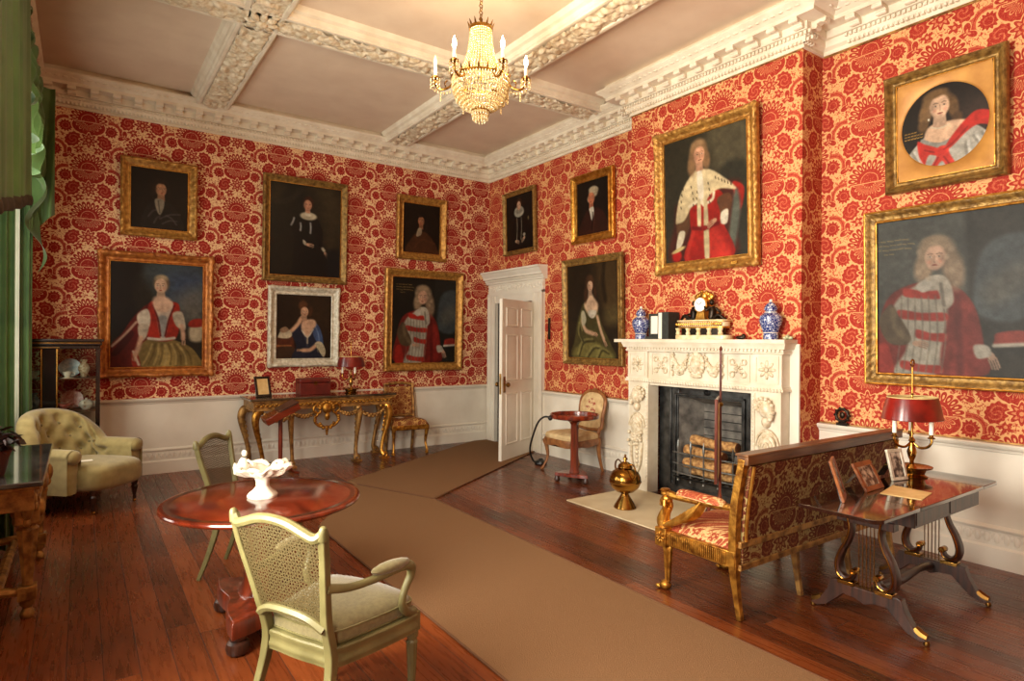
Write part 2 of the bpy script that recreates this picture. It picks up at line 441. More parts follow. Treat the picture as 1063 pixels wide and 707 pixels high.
def delft():
    m, t, b = newmat('blue and white china')
    tc = t.n('ShaderNodeTexCoord')
    vo = t.n('ShaderNodeTexVoronoi'); vo.inputs['Scale'].default_value = 42; t.link(tc.outputs['Object'], vo.inputs['Vector'])
    nz = t.n('ShaderNodeTexNoise'); nz.inputs['Scale'].default_value = 60; t.link(tc.outputs['Object'], nz.inputs['Vector'])
    r = t.n('ShaderNodeValToRGB'); e = r.color_ramp.elements
    e[0].position = .25; e[0].color = lin((210, 214, 222))+(1,); e[1].position = .42; e[1].color = lin((38, 56, 122))+(1,)
    q = e.new(.9); q.color = lin((22, 34, 92))+(1,)
    ve = t.n('ShaderNodeTexVoronoi', feature='DISTANCE_TO_EDGE'); ve.inputs['Scale'].default_value = 48; t.link(tc.outputs['Object'], ve.inputs['Vector'])
    t.link((X(t, vo.outputs['Distance']) + X(t, nz.outputs[0])*.3 - .10).f('MINIMUM', X(t, ve.outputs['Distance'])*4.5 + .22), r.inputs[0]); t.link(r.outputs[0], b.inputs['Base Color'])
    b.inputs['Roughness'].default_value = .12; b.inputs['Coat Weight'].default_value = .5
    return m
W_['delft'] = delft()

W_['marble3'] = mat('carved marble', (222, 210, 186), .4, c2=(192, 174, 142), scale=30)
W_['lining'] = mat('white curtain lining', (236, 240, 226), .7, c2=(214, 226, 204), scale=5)
def translucent(m, w):
    t = NT(m.node_tree); out = m.node_tree.nodes['Material Output']; b = m.node_tree.nodes['Principled BSDF']
    tr = t.n('ShaderNodeBsdfTranslucent'); tr.inputs[0].default_value = b.inputs['Base Color'].default_value
    mx = t.n('ShaderNodeMixShader'); mx.inputs[0].default_value = w; t.link(b.outputs[0], mx.inputs[1]); t.link(tr.outputs[0], mx.inputs[2]); t.link(mx.outputs[0], out.inputs[0])
translucent(W_['curtain'], .3); translucent(W_['lining'], .4)
# ------------------------------------------------------------------ the room
BY0, BY1, BD = -3.32, -5.262, .307       # chimney breast
RX, LX, NY, CZ, WZ = 0.0, -5.8, -9.2, 4.34, 3.99
GND, MID, RED = (226, 184, 128), (176, 58, 34), (146, 22, 14)
W_['damask_back'] = damask('damask back wall', ((224, 188, 142), (168, 58, 46), (138, 26, 22)), 0, -2.165, 3.376)
W_['damask_right'] = damask('damask right wall', ((212, 160, 106), (178, 74, 52), (150, 40, 30)), 1, -5.65, 3.387)  # same damask as the back wall; this wall's warmer light put into the colours
W_['damask_breast'] = damask('damask chimney wall', ((212, 160, 106), (178, 74, 52), (150, 40, 30)), 1, -4.956-BD, 2.964)  # same warm-light tint as the right wall

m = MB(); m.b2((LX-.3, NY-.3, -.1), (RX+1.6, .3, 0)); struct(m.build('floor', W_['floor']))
m = MB(); m.b2((LX-.3, NY-.3, CZ), (RX+.3, .3, CZ+.1)); struct(m.build('ceiling', W_['ceil']))
m = MB(); m.b2((LX-.3, 0, 0), (RX+.3, .2, CZ)); struct(m.build('wall_back', W_['damask_back']))
m = MB(); m.b2((LX-.3, NY-.2, 0), (RX+.3, NY, CZ)); struct(m.build('wall_front', W_['damask_back']))
DY0, DY1, DZ = -.26, -1.2, 2.1
m = MB(); m.b2((0, 0, 0), (.2, DY0, CZ)); m.b2((0, DY0, DZ), (.2, DY1, CZ)); m.b2((0, DY1, 0), (.2, NY, CZ))
struct(m.build('wall_right', W_['damask_right']))
FY0, FY1, FZ = -3.62, -5.02, 1.15
m = MB(); m.b2((-BD, BY0, 0), (0, FY0, WZ+.3)); m.b2((-BD, FY1, 0), (0, BY1, WZ+.3)); m.b2((-BD, FY0, FZ), (0, FY1, WZ+.3))
struct(m.build('wall_chimney', W_['damask_breast']))
WIN = [(-1.15, -2.35), (-2.95, -4.15), (-5.2, -6.4), (-7.2, -8.4)]; WZ0, WZ1 = .5, 3.35
m = MB(); prev = .0
for a, b in WIN:
    m.b2((LX-.25, prev, 0), (LX, a, CZ)); m.b2((LX-.25, a, 0), (LX, b, WZ0)); m.b2((LX-.25, a, WZ1), (LX, b, CZ)); prev = b
m.b2((LX-.25, prev, 0), (LX, NY, CZ)); struct(m.build('wall_left', W_['damask_back']))
for i, (a, b) in enumerate(WIN):
    o = MB(); y0, y1 = min(a, b), max(a, b)
    o.b2((LX-.22, y0, WZ0), (LX-.14, y0+.06, WZ1)); o.b2((LX-.22, y1-.06, WZ0), (LX-.14, y1, WZ1))
    for z in (WZ0+.03, (WZ0+WZ1)/2, WZ1-.03): o.b2((LX-.22, y0, z-.03), (LX-.14, y1, z+.03))
    for q in (1, 2): yy = y0+(y1-y0)*q/3; o.b2((LX-.19, yy-.012, WZ0), (LX-.17, yy+.012, WZ1))
    for q in (1, 3): zz = WZ0+(WZ1-WZ0)*q/4; o.b2((LX-.19, y0, zz-.012), (LX-.17, y1, zz+.012))
    fr = struct(o.build('window_%d' % (i+1), W_['white']))
    g = MB(); g.b2((LX-.183, y0+.05, WZ0+.05), (LX-.178, y1-.05, WZ1-.05)); g.build('pane', W_['glass'], fr)
# passage beyond the door
m = MB(); m.b2((.2, .1, 0), (1.5, .15, 2.6)); m.b2((.2, -1.5, 0), (1.5, -1.45, 2.6)); m.b2((1.45, -1.5, 0), (1.5, .15, 2.6)); m.b2((.2, -1.5, 2.55), (1.5, .15, 2.6))
struct(m.build('wall_passage', W_['white']))

def mold(path, prof, m, closed=False, side=1):
    """sweep a moulding profile (out, z) along plan path; mitred corners. 'out' points to the left of travel * side"""
    n = len(path); loops = []
    for i in range(n):
        p = Vector((path[i][0], path[i][1]))
        d0 = (p - Vector(path[i-1][:2])).normalized() if (i > 0 or closed) else None
        d1 = (Vector(path[(i+1) % n][:2]) - p).normalized() if (i < n-1 or closed) else None
        n0 = Vector((-d0.y, d0.x))*side if d0 else None
        n1 = Vector((-d1.y, d1.x))*side if d1 else None
        if n0 is None: o = n1
        elif n1 is None: o = n0
        else: o = (n0+n1)/(1+n0.dot(n1))
        loops.append([(p.x+o.x*a, p.y+o.y*a, z) for a, z in prof])
    if closed: loops.append(loops[0])
    return m.skin(loops, False)

# dado: skirting with carved band, flat panel, rail
DADO = [(.0, 0), (.035, 0), (.035, .135), (.028, .145), (.022, .15), (.022, .25), (.03, .256), (.034, .27), (.02, .285), (.012, .29),
        (.012, .795), (.022, .80), (.026, .815), (.04, .822), (.05, .835), (.055, .85), (.048, .858), (.0, .86)]
def carved_band(m, a, b, out, z, h, step=.055):
    """small acanthus leaves in relief along a wall line a->b ; out = outward normal"""
    a, b, out = Vector(a), Vector(b), Vector(out); L = (b-a).length; d = (b-a)/L; n = int(L/step)
    for i in range(n):
        c = a + d*(i+.5)*L/n + out*.022
        M = Matrix(((d.x, out.x, 0, 0), (d.y, out.y, 0, 0), (0, 0, 1, 0), (0, 0, 0, 1)))
        m.ell((c.x, c.y, z), (step*.36, .007, h*.42), M, 6, 4)
        e = c + d*step*.5
        m.ell((e.x, e.y, z+h*.2), (step*.16, .006, h*.24), M, 5, 4)
def dado(name, path, bands):
    m = MB(); mold(path, DADO, m)
    for a, b, o in bands: carved_band(m, a, b, o, .2, .085)
    return struct(m.build(name, W_['white'], ang=30))
dado('baseboard_back', [(0, 0), (LX, 0)], [((-.1, 0), (LX, 0), (0, -1))])
dado('baseboard_right', [(0, BY0), (0, -1.41)], [((0, BY0), (0, -1.42), (-1, 0))])
dado('baseboard_alcove', [(0, NY), (0, BY1)], [((0, -8), (0, BY1), (-1, 0))])
dado('baseboard_left', [(LX, 0), (LX, NY)], [])

# cornice
CORN = [(0, 3.985), (.02, 3.985), (.02, 4.0), (.012, 4.005), (.012, 4.02), (.045, 4.04), (.05, 4.055), (.05, 4.095), (.075, 4.1), (.075, 4.165),
        (.20, 4.168), (.20, 4.20), (.21, 4.205), (.225, 4.225), (.26, 4.245), (.275, 4.262), (.275, 4.28), (.22, 4.30), (.20, 4.34)]
def cornice(name, path, runs):
    m = MB(); mold(path, CORN, m)
    for a, b, o in runs:
        a, b, o = Vector(a), Vector(b), Vector(o); L = (b-a).length; d = (b-a)/L
        M = Matrix(((d.x, o.x, 0, 0), (d.y, o.y, 0, 0), (0, 0, 1, 0), (0, 0, 0, 1)))
        def pt(s, out, z): p = a+d*s+o*out; return (p.x, p.y, z)
        n = int(L/.036)
        for i in range(n):                      # two rows of little teeth
            s = (i+.5)*L/n
            m.box(pt(s, .03, 4.028), (.018, .03, .026), M=M); m.box(pt(s+.009, .058, 4.078), (.02, .028, .026), M=M)
        n = max(1, round(L/.2))
        for i in range(n):                      # scrolled brackets
            s = (i+.5)*L/n
            prof = [(.075, 4.108), (.10, 4.104), (.118, 4.118), (.122, 4.138), (.145, 4.146), (.175, 4.132), (.192, 4.14), (.196, 4.168), (.075, 4.168)]
            lo = []
            for w in (-.034, .034): lo.append([pt(s+w, q, z) for q, z in prof])
            m.skin(lo, True, True, True)
            m.tube([pt(s-.038, .105, 4.122), pt(s+.038, .105, 4.122)], .02, 8); m.tube([pt(s-.038, .178, 4.15), pt(s+.038, .178, 4.15)], .018, 8)
        n = int(L/.07)
        for i in range(n): m.ell(pt((i+.5)*L/n, .238, 4.232), (.026, .012, .012), M, 6, 4)
    return struct(m.build(name, W_['trim'], ang=30))
cornice('trim_1', [(0, 0), (LX, 0)], [((-.2, 0), (LX+.2, 0), (0, -1))])
cornice('trim_2', [(0, NY), (0, BY1), (-BD, BY1), (-BD, BY0), (0, BY0), (0, 0)],
        [((0, BY0), (0, -.2), (-1, 0)), ((-BD, BY1-.12), (-BD, BY0+.12), (-1, 0)), ((0, -8.5), (0, BY1-.22), (-1, 0)), ((-.36, BY1), (-.2, BY1), (0, -1))])
cornice('trim_3', [(LX, 0), (LX, NY)], [((LX, -.2), (LX, -5), (1, 0))])
# gilt fillet under the cornice and round the papered walls
m = MB()
for a, b in (((-.004, -5.28, 3.97), (-.012, NY, 3.985)), ((-BD-.004, BY0, 3.975), (-BD-.01, BY1, 3.985)), ((-.004, BY1, .862), (-.01, NY, .872)), ((-.004, -1.42, .862), (-.01, BY0, .872))): m.b2(a, b)
struct(m.build('trim_4', W_['gold_dk']))

# coffered ceiling: flat soffits of fruit and leaf relief between mouldings
def relief(m, p0, d, o, L, wid, z, hgt, res=.0125, seed=1, dens=330):
    r = np.random.default_rng(seed); nu, nv = int(L/res), max(8, int(wid/res))
    U, V = np.meshgrid(np.linspace(0, L, nu+1), np.linspace(-wid/2, wid/2, nv+1), indexing='ij')
    Hh = np.zeros_like(U); n = int(L*wid*dens)
    for i in range(n):
        cu, cv, R = r.random()*L, (r.random()-.5)*wid*.9, .018+.026*r.random()
        an = r.random()*3.14; el = 1+1.2*r.random()
        i0, i1 = max(0, int((cu-R*el)/L*nu)), min(nu+1, int((cu+R*el)/L*nu)+2)
        du, dv = U[i0:i1]-cu, V[i0:i1]-cv
        a_, b_ = (du*cos(an)+dv*sin(an))/el, -du*sin(an)+dv*cos(an)
        q = 1-(a_*a_+b_*b_)/(R*R)
        Hh[i0:i1] = np.maximum(Hh[i0:i1], np.sqrt(np.clip(q, 0, 1))*hgt*(.5+.5*r.random()))
    vs = [(p0[0]+d[0]*U[i, j]+o[0]*V[i, j], p0[1]+d[1]*U[i, j]+o[1]*V[i, j], z-Hh[i, j]) for i in range(nu+1) for j in range(nv+1)]
    w = nv+1
    m.add(vs, [(i*w+j, i*w+j+1, (i+1)*w+j+1, (i+1)*w+j) for i in range(nu) for j in range(nv)])
SZ = 4.235
BP = [(-.165, SZ), (-.165, SZ-.012), (-.15, SZ-.016), (-.128, SZ-.012), (-.125, SZ), (.125, SZ), (.128, SZ-.012), (.15, SZ-.016), (.165, SZ-.012), (.165, SZ),
      (.18, SZ+.012), (.185, SZ+.045), (.215, SZ+.06), (.225, SZ+.085), (.235, CZ)]
BPF = [(-a, z) for a, z in reversed(BP[9:])] + BP
def beam(idx, p0, p1, rel):
    m = MB(); d = (Vector(p1)-Vector(p0)); L = d.length; d = d/L; o = Vector((-d.y, d.x))
    m.skin([[(p[0]+o.x*a, p[1]+o.y*a, z) for a, z in BPF] for p in (p0, p1)], False)
    b = struct(m.build('trim_%d' % idx, W_['trim'], ang=30))
    q = MB()
    for s0, s1, sd in rel: relief(q, (p0[0]+d.x*s0, p0[1]+d.y*s0), d, o, s1-s0, .235, SZ-.001, .036, seed=sd)
    q.build('carving', W_['relief'], b, ang=60)
BX1, BX2, BYX, BYN = -3.97, -1.665, -2.60, -5.85
beam(5, (BX1, -.24), (BX1, NY+.2), [(0, 2.2, 1), (2.5, 4.2, 2)])
beam(6, (BX2, -.24), (BX2, NY+.2), [(0, 2.2, 3), (2.5, 5.2, 4)])
beam(7, (-.24, BYX), (LX+.24, BYX), [(0, 1.3, 5), (1.55, 3.6, 6), (3.85, 5.3, 7)])
beam(8, (-.24-BD, BYN), (LX+.24, BYN), [])
m = MB()
for bx in (BX1, BX2):                       # rosettes at the crossings
    for k in range(8):
        a = k*PI/4; m.ell((bx+.085*cos(a), BYX+.085*sin(a), SZ-.02), (.06, .032, .03), TR(rz=a), 8, 5)
    m.ell((bx, BYX, SZ-.035), (.05, .05, .035), None, 10, 6)
    for k in range(10):
        a = k*PI/5+.3; m.ell((bx+.15*cos(a), BYX+.15*sin(a), SZ-.012), (.035, .022, .02), TR(rz=a+.6), 8, 5)
struct(m.build('trim_9', W_['relief'], ang=60))

# door case and door
m = MB()
def casing(m, y0, y1):
    m.b2((-.045, y0, 0), (.2, y1, 2.1+.14))
    a, b = min(y0, y1), max(y0, y1)
    m.b2((-.06, a, 0), (-.04, a+.03, 2.24)); m.b2((-.06, b-.03, 0), (-.04, b, 2.24)); m.b2((-.055, a+.08, 0), (-.04, a+.1, 2.24))
casing(m, -.05, DY0); casing(m, DY1, -1.42)
m.b2((-.05, DY0, DZ), (.2, DY1, DZ+.14)); m.b2((-.06, -.05, 2.21), (.0, -1.42, 2.245))
m.b2((-.04, -.05, 2.24), (0, -1.42, 2.40))
P_ = [(.04, 2.39), (.06, 2.395), (.065, 2.42), (.08, 2.43), (.08, 2.45), (.11, 2.46), (.115, 2.49), (.125, 2.50), (.15, 2.545), (.17, 2.55), (.17, 2.575), (0, 2.58), (0, 2.39)]
m.skin([[(-a, y, z) for a, z in P_] for y in (-1.47, -.012)], True, True, True)
carved = [(-.75+.065*i, 2.32) for i in range(-10, 11)]
for i, (y, z) in enumerate(carved):
    m.ell((-.043, y, z+.018*sin(i*1.3)), (.014, .026, .03), None, 6, 5); m.ell((-.042, y+.03, z-.02*sin(i*1.3)), (.012, .018, .014), None, 6, 5)
n = 40
for i in range(n): m.box((-.085, -.05-1.38*(i+.5)/n, 2.44), (.02, .018, .018))
d1 = struct(m.build('door_1', W_['white'], ang=30))
# leaf, hinged on the right jamb and standing open into the room
hx, hy = -.03, -1.2; ang = math.atan2(-.412, -.826); LW, LH = .925, 2.075
m = MB(); m.b2((0, -.022, .012), (LW, .022, LH))
leaf = m.build('leaf', W_['white'], d1, (hx, hy, 0), rz=ang, bevel=.003)
m = MB()
def panel(m, x0, x1, z0, z1):
    for s in (-1, 1):
        yy = s*.022
        w = .028
        lo = [[(x0, yy, z0), (x1, yy, z0), (x1, yy, z1), (x0, yy, z1)],
              [(x0+w*.4, yy+s*.012, z0+w*.4), (x1-w*.4, yy+s*.012, z0+w*.4), (x1-w*.4, yy+s*.012, z1-w*.4), (x0+w*.4, yy+s*.012, z1-w*.4)],
              [(x0+w, yy+s*.001, z0+w), (x1-w, yy+s*.001, z0+w), (x1-w, yy+s*.001, z1-w), (x0+w, yy+s*.001, z1-w)],
              [(x0+w+.05, yy+s*.008, z0+w+.05), (x1-w-.05, yy+s*.008, z0+w+.05), (x1-w-.05, yy+s*.008, z1-w-.05), (x0+w+.05, yy+s*.008, z1-w-.05)]]
        m.skin(lo, True, False, True)
for x0, x1 in ((.10, .42), (.51, .83)):
    for z0, z1 in ((.2, .86), (1.02, 1.62), (1.72, 1.97)): panel(m, x0, x1, z0, z1)
m.build('door_panel', W_['white'], leaf, ang=20)
m = MB()
for s in (-1, 1):
    m.b2((LW-.085, s*.022, .88), (LW-.035, s*.027, 1.08)); m.lathe([(.012, 0), (.012, .03), (.03, .045), (.032, .06), (.02, .075), (0, .08)], n=14, M=TR((LW-.06, s*.025, .98), rx=-s*PI/2))
m.build('door_handle', W_['brass_dk'], leaf)
m = MB(); m.b2((LW-.001, -.014, .86), (LW+.003, .014, 1.12)); m.build('lock_plate', W_['brass_dk'], leaf)
# bell push plate beside the door
m = MB(); m.b2((-.018, -1.505, 1.56), (0, -1.545, 1.85)); tag(m.build('switch_plate', W_['bronze'], bevel=.005), 'slim dark upright plate on the red wall just right of the door case', 'plate')
# carpet strips
def flat_poly(name, poly, z, mt, label, cat, group=None):
    m = MB(); m.prism(poly, .001, z); return tag(m.build(name, mt, bevel=.003), label, cat, group)
c1 = flat_poly('carpet_runner', [(-3.64, -9.1), (-2.42, -9.1), (-2.41, -2.80), (-2.83, -1.79), (-3.06, -2.2), (-3.60, -3.03)], .012, W_['carpet'], 'long brown carpet strip running from the foreground up to the seam', 'carpet', 'brown carpet strips')
c2 = flat_poly('carpet_runner', [(-2.395, -2.775), (-.062, -1.262), (-.048, -1.19), (-.0, -1.18), (-.0, -.30), (-.07, -.30), (-.07, -.06), (-.30, -.06), (-.72, -.30), (-2.84, -1.60), (-2.81, -1.77)], .012, W_['carpet'], 'shorter brown carpet strip slanting from the seam to the open door', 'carpet', 'brown carpet strips')
m = MB()
for a, b in (((-2.40, -2.79), (-2.42, -9.1)), ((-3.60, -3.03), (-3.64, -9.1)), ((-2.40, -2.79), (-2.80, -1.80))):
    m.tube([(a[0], a[1], .009), (b[0], b[1], .009)], .006, 6)
m.build('binding', W_['carpete'], c1)
m = MB(); m.tube([(-2.395, -2.765, .009), (-.062, -1.272, .009)], .007, 6); m.tube([(-2.395, -2.765, .009), (-2.80, -1.77, .009)], .006, 6)
m.build('binding', W_['carpete'], c2)
# ------------------------------------------------------------------ framed oil portraits: canvases are fine grids whose vertices are coloured stroke by stroke
def srgb2lin(a): return np.where(a <= .04045, a/12.92, ((a+.055)/1.055)**2.4)
class Canvas:
    def __init__(s, w, h, n, bg):
        s.A = w/h; s.nx = max(8, int(n*s.A)); s.ny = n; s.w, s.h = w, h
        gx, gy = np.meshgrid(np.linspace(0, 1, s.nx+1), np.linspace(0, 1, s.ny+1))
        s.x = gx.ravel()*s.A; s.y = gy.ravel(); s.c = np.zeros((s.x.size, 3)); s.c[:] = np.array(bg)
    def put(s, al, c):
        al = np.clip(al, 0, 1)[:, None]; s.c = s.c*(1-al) + np.array(c, float)*al
    def e(s, cx, cy, rx, ry, c, rot=0, soft=.25, a=1):
        dx, dy = s.x-cx*s.A, s.y-cy; co, si = cos(rot), sin(rot)
        u, v = (dx*co+dy*si)/rx, (-dx*si+dy*co)/ry
        s.put((1-np.sqrt(u*u+v*v))/soft*a if a == 1 else np.clip((1-np.sqrt(u*u+v*v))/soft, 0, 1)*a, c); return s
    def p(s, pts, c, soft=.012, sm=True, a=1):
        P = [(x*s.A, y) for x, y in pts]
        if sm: P = spline(P, 5, True)
        ins = np.zeros(s.x.size, bool); dm = np.full(s.x.size, 9.)
        for i in range(len(P)):
            (x0, y0), (x1, y1) = P[i-1], P[i]
            if y0 != y1:
                cr = ((y0 > s.y) != (y1 > s.y)) & (s.x < (x1-x0)*(s.y-y0)/(y1-y0)+x0); ins ^= cr
            ex, ey = x1-x0, y1-y0; L = ex*ex+ey*ey+1e-12
            t = np.clip(((s.x-x0)*ex+(s.y-y0)*ey)/L, 0, 1); dm = np.minimum(dm, np.hypot(s.x-x0-t*ex, s.y-y0-t*ey))
        s.put(np.clip(.5+np.where(ins, dm, -dm)/soft, 0, 1)*a, c); return s
    def l(s, pts, w, c, a=1, sm=True):
        P = [(x*s.A, y) for x, y in pts]
        if sm and len(P) > 2: P = spline(P, 5)
        dm = np.full(s.x.size, 9.)
        for (x0, y0), (x1, y1) in zip(P, P[1:]):
            ex, ey = x1-x0, y1-y0; L = ex*ex+ey*ey+1e-12
            t = np.clip(((s.x-x0)*ex+(s.y-y0)*ey)/L, 0, 1); dm = np.minimum(dm, np.hypot(s.x-x0-t*ex, s.y-y0-t*ey))
        s.put(np.clip(1.5-dm/w, 0, 1)*a, c); return s
    def glow(s, cx, cy, r, c, a=.6):
        s.put(np.exp(-((s.x-cx*s.A)**2+(s.y-cy)**2)/(r*r))*a, c); return s
    def face(s, cx, cy, k, skin=(214, 168, 134), turn=0, lip=(150, 60, 50), neck=True, dk=(44, 28, 20)):
        sk = np.array(skin, float); sh = sk*.62; A = s.A
        if neck: s.p([(cx-.42*k/A, cy+.5*k), (cx+.42*k/A, cy+.5*k), (cx+.5*k/A, cy+1.7*k), (cx-.5*k/A, cy+1.7*k)], sk*.82, .01, False)
        s.e(cx, cy, .76*k, 1.02*k, sk, 0, .18)
        s.e(cx-(.55*k*(1 if turn >= 0 else -1))/A, cy+.1*k, .42*k, .95*k, sh, 0, .9, .55)
        s.e(cx, cy+.86*k, .5*k, .25*k, sh, 0, .9, .35)
        o = turn*.22*k/A
        for d in (-.3, .3):
            ex = cx+o+d*k/A
            s.e(ex, cy-.08*k, .19*k, .11*k, sh, 0, .6, .7); s.e(ex, cy-.07*k, .13*k, .065*k, (232, 220, 205), 0, .4, .8)
            s.e(ex+o*.3, cy-.07*k, .07*k, .07*k, dk, 0, .4); s.l([(ex-.17*k/A, cy-.26*k), (ex, cy-.31*k), (ex+.17*k/A, cy-.26*k)], .035*k, sk*.45, .8)
            s.e(ex+d*.2*k/A, cy+.3*k, .2*k, .2*k, (206, 120, 96), 0, .9, .45)
        s.l([(cx+o*1.3, cy-.1*k), (cx+o*1.7, cy+.3*k), (cx+o*1.2, cy+.34*k)], .05*k, sh, .65); s.e(cx+o*1.2-.03*k/A, cy+.15*k, .06*k, .22*k, sk*1.08, 0, .8, .6)
        s.e(cx+o, cy+.55*k, .23*k, .085*k, lip, 0, .5, .95); s.l([(cx+o-.2*k/A, cy+.55*k), (cx+o+.2*k/A, cy+.55*k)], .02*k, np.array(lip)*.5, .8)
        s.e(cx-.05*k/A, cy-.5*k, .4*k, .25*k, np.minimum(sk*1.1, 255), 0, .9, .5); return s
    def hand(s, cx, cy, k, rot=0, skin=(204, 158, 126), n=4):
        sk = np.array(skin, float); s.e(cx, cy, .6*k, .42*k, sk, rot, .3)
        for i in range(n):
            v = (i-1.5)*.24*k; ux, uy = cos(rot), sin(rot)
            x0, y0 = cx*s.A+ux*.3*k-uy*v, cy+uy*.3*k+ux*v
            L = (1.15-.12*abs(i-1.2))*k
            s.l([(x0/s.A, y0), ((x0+ux*L*.6)/s.A, y0+uy*L*.6+.05*k), ((x0+ux*L)/s.A, y0+uy*L+.16*k)], .085*k, sk*(.95-.06*i))
        return s
    def finish(s, name, parent, y, mt, hole=None, seed=0):
        r = np.random.default_rng(seed); c = np.clip(s.c/255, 0, 1)
        f = (r.random(s.x.size)-.5)*.025
        def vn(fr, q):           # smooth value noise: brushwork
            g = np.random.default_rng(seed*31+q).random((64, 64)); u, v = s.x*fr, s.y*fr; i, j = u.astype(int) % 63, v.astype(int) % 63; a, b = u % 1, v % 1; a, b = a*a*(3-2*a), b*b*(3-2*b)
            return (g[i, j]*(1-a)+g[i+1, j]*a)*(1-b)+(g[i, j+1]*(1-a)+g[i+1, j+1]*a)*b-.5
        br = .10*vn(6, 1)+.12*vn(17, 2)+.14*vn(40, 3)
        c = np.clip((c*(.78+br)[:, None])*(1+f[:, None]*3)+f[:, None]*.3, 0, 1)
        me = bpy.data.meshes.new(name); n1 = s.nx+1
        V = np.zeros((s.x.size, 3)); V[:, 0] = (s.x/s.A-.5)*s.w; V[:, 1] = y; V[:, 2] = (1-s.y)*s.h
        F = [(j*n1+i, (j+1)*n1+i, (j+1)*n1+i+1, j*n1+i+1) for j in range(s.ny) for i in range(s.nx)]
        me.from_pydata(V.tolist(), [], F); me.update()
        at = me.color_attributes.new('paint', 'FLOAT_COLOR', 'POINT')
        q = np.ones((s.x.size, 4), np.float32); q[:, :3] = srgb2lin(c); at.data.foreach_set('color', q.ravel())
        me.materials.append(mt); o = bpy.data.objects.new(name, me); COL.objects.link(o); o.parent = parent; return o
def canvasmat():
    m, t, b = newmat('oil paint on canvas')
    ca = t.n('ShaderNodeVertexColor', layer_name='paint'); t.link(ca.outputs[0], b.inputs['Base Color'])
    b.inputs['Roughness'].default_value = .42; b.inputs['Specular IOR Level'].default_value = .2
    nz = t.n('ShaderNodeTexNoise'); nz.inputs['Scale'].default_value = 90; tc = t.n('ShaderNodeTexCoord'); t.link(tc.outputs['Object'], nz.inputs['Vector'])
    bp = t.n('ShaderNodeBump'); bp.inputs['Strength'].default_value = .15; bp.inputs['Distance'].default_value = .003
    t.link(nz.outputs[0], bp.inputs['Height']); t.link(bp.outputs[0], b.inputs['Normal']); return m
W_['canvas'] = canvasmat()
W_['canvas_dull'] = W_['canvas'].copy(); W_['canvas_dull'].node_tree.nodes['Principled BSDF'].inputs['Roughness'].default_value = .5

PROF = {  # (0 at sight edge .. 1 at outer edge, height)
    'plain': [(0, .004), (0, .018), (.08, .024), (.16, .018), (.3, .022), (.55, .040), (.7, .056), (.82, .060), (.92, .052), (1, .045), (1, 0)],
    'fine': [(0, .004), (0, .02), (.12, .026), (.2, .016), (.45, .018), (.6, .03), (.8, .046), (.9, .048), (1, .04), (1, 0)],
    'carved': [(0, .004), (0, .016), (.1, .024), (.16, .016), (.3, .014), (.4, .02), (.5, .034), (.62, .052), (.76, .062), (.88, .056), (.96, .044), (1, .035), (1, 0)],
}
def frame_mesh(w, h, fw, prof, carve=0, per=.05, seed=0, swell=0):
    m = MB(); loops = []; r = np.random.default_rng(seed); L = 2*(w+h); N = max(8, int(L/.012)) if carve else 4
    per_side = [max(2, int(w/.012)), max(2, int(h/.012))] if carve else [1, 1]
    noise = r.random(4096)
    for j, (t, z) in enumerate(PROF[prof]):
        off = -fw*(1-t); a, b = w/2+off, h/2+off
        cs = [(-a, -b), (a, -b), (a, b), (-a, b)]; lo = []
        for k in range(4):
            n = per_side[k % 2]
            for i in range(n):
                u = i/n; x = cs[k][0]*(1-u)+cs[(k+1) % 4][0]*u; y = cs[k][1]*(1-u)+cs[(k+1) % 4][1]*u
                zz = z
                if carve and .05 < t < 1 and z > .01:
                    s = u*(w if k % 2 == 0 else h)
                    zz += carve*(.5*sin(2*PI*s/per+t*9)+.6*sin(2*PI*s/(per*2.3)-t*5)+(noise[(int(s/.02)*7+j*131+k*977) % 4096]-.5)*1.2)*(.4 if t < .4 else 1)
                    if swell:
                        g = math.exp(-(u/.09)**2)+math.exp(-((1-u)/.09)**2)+.8*math.exp(-((u-.5)/.08)**2)
                        zz += swell*.35*g*t
                        if t > .7:
                            q = swell*g*(.7+.3*sin(s*90))
                            if k == 0: y -= q
                            elif k == 1: x += q
                            elif k == 2: y += q
                            else: x -= q
                lo.append((x, -zz, y+h/2))
        loops.append(lo)
    return m.skin(loops, True)
def picture(wall, c0, c1, z0, z1, fw, prof, fmat, label, bg, n=120, carve=0, swell=0, per=.05, seed=0, off=.02, tilt=1.6, dull=False):
    w, h = abs(c1-c0), z1-z0; c = (c0+c1)/2
    if wall == 'back': loc, rz = (c, -off, z0), 0
    elif wall == 'right': loc, rz = (-off, c, z0), -PI/2
    else: loc, rz = (-BD-off, c, z0), -PI/2
    t = thing('framed_portrait', label, 'painting', loc, rz, 'oil portraits on the damask walls', rad(tilt))
    frame_mesh(w, h, fw, prof, carve, per, seed, swell).build('frame', fmat, t, ang=50)
    if fmat is not W_['silver']:
        m = MB(); q = fw-.004
        m.tube([(-w/2+q, -.019, q), (w/2-q, -.019, q), (w/2-q, -.019, h-q), (-w/2+q, -.019, h-q)], .006, 6, closed=True, up=(0, 1, 0)); m.build('gilt_slip', W_['gold_br'], t, ang=60)
    cv = Canvas(w-2*fw+.004, h-2*fw+.004, n, bg); cv.T = t; cv.fw = fw; cv.seed = seed; cv.dull = dull
    m = MB(); m.b2((-w/2+fw*.5, -.006, fw*.5), (w/2-fw*.5, -.001, h-fw*.5)); m.build('back_board', W_['oak'], t)
    return cv
def done(cv):
    o = cv.finish('canvas', cv.T, -.012, W_['canvas_dull' if cv.dull else 'canvas'], seed=cv.seed); o.location.z = cv.fw-.002; return o

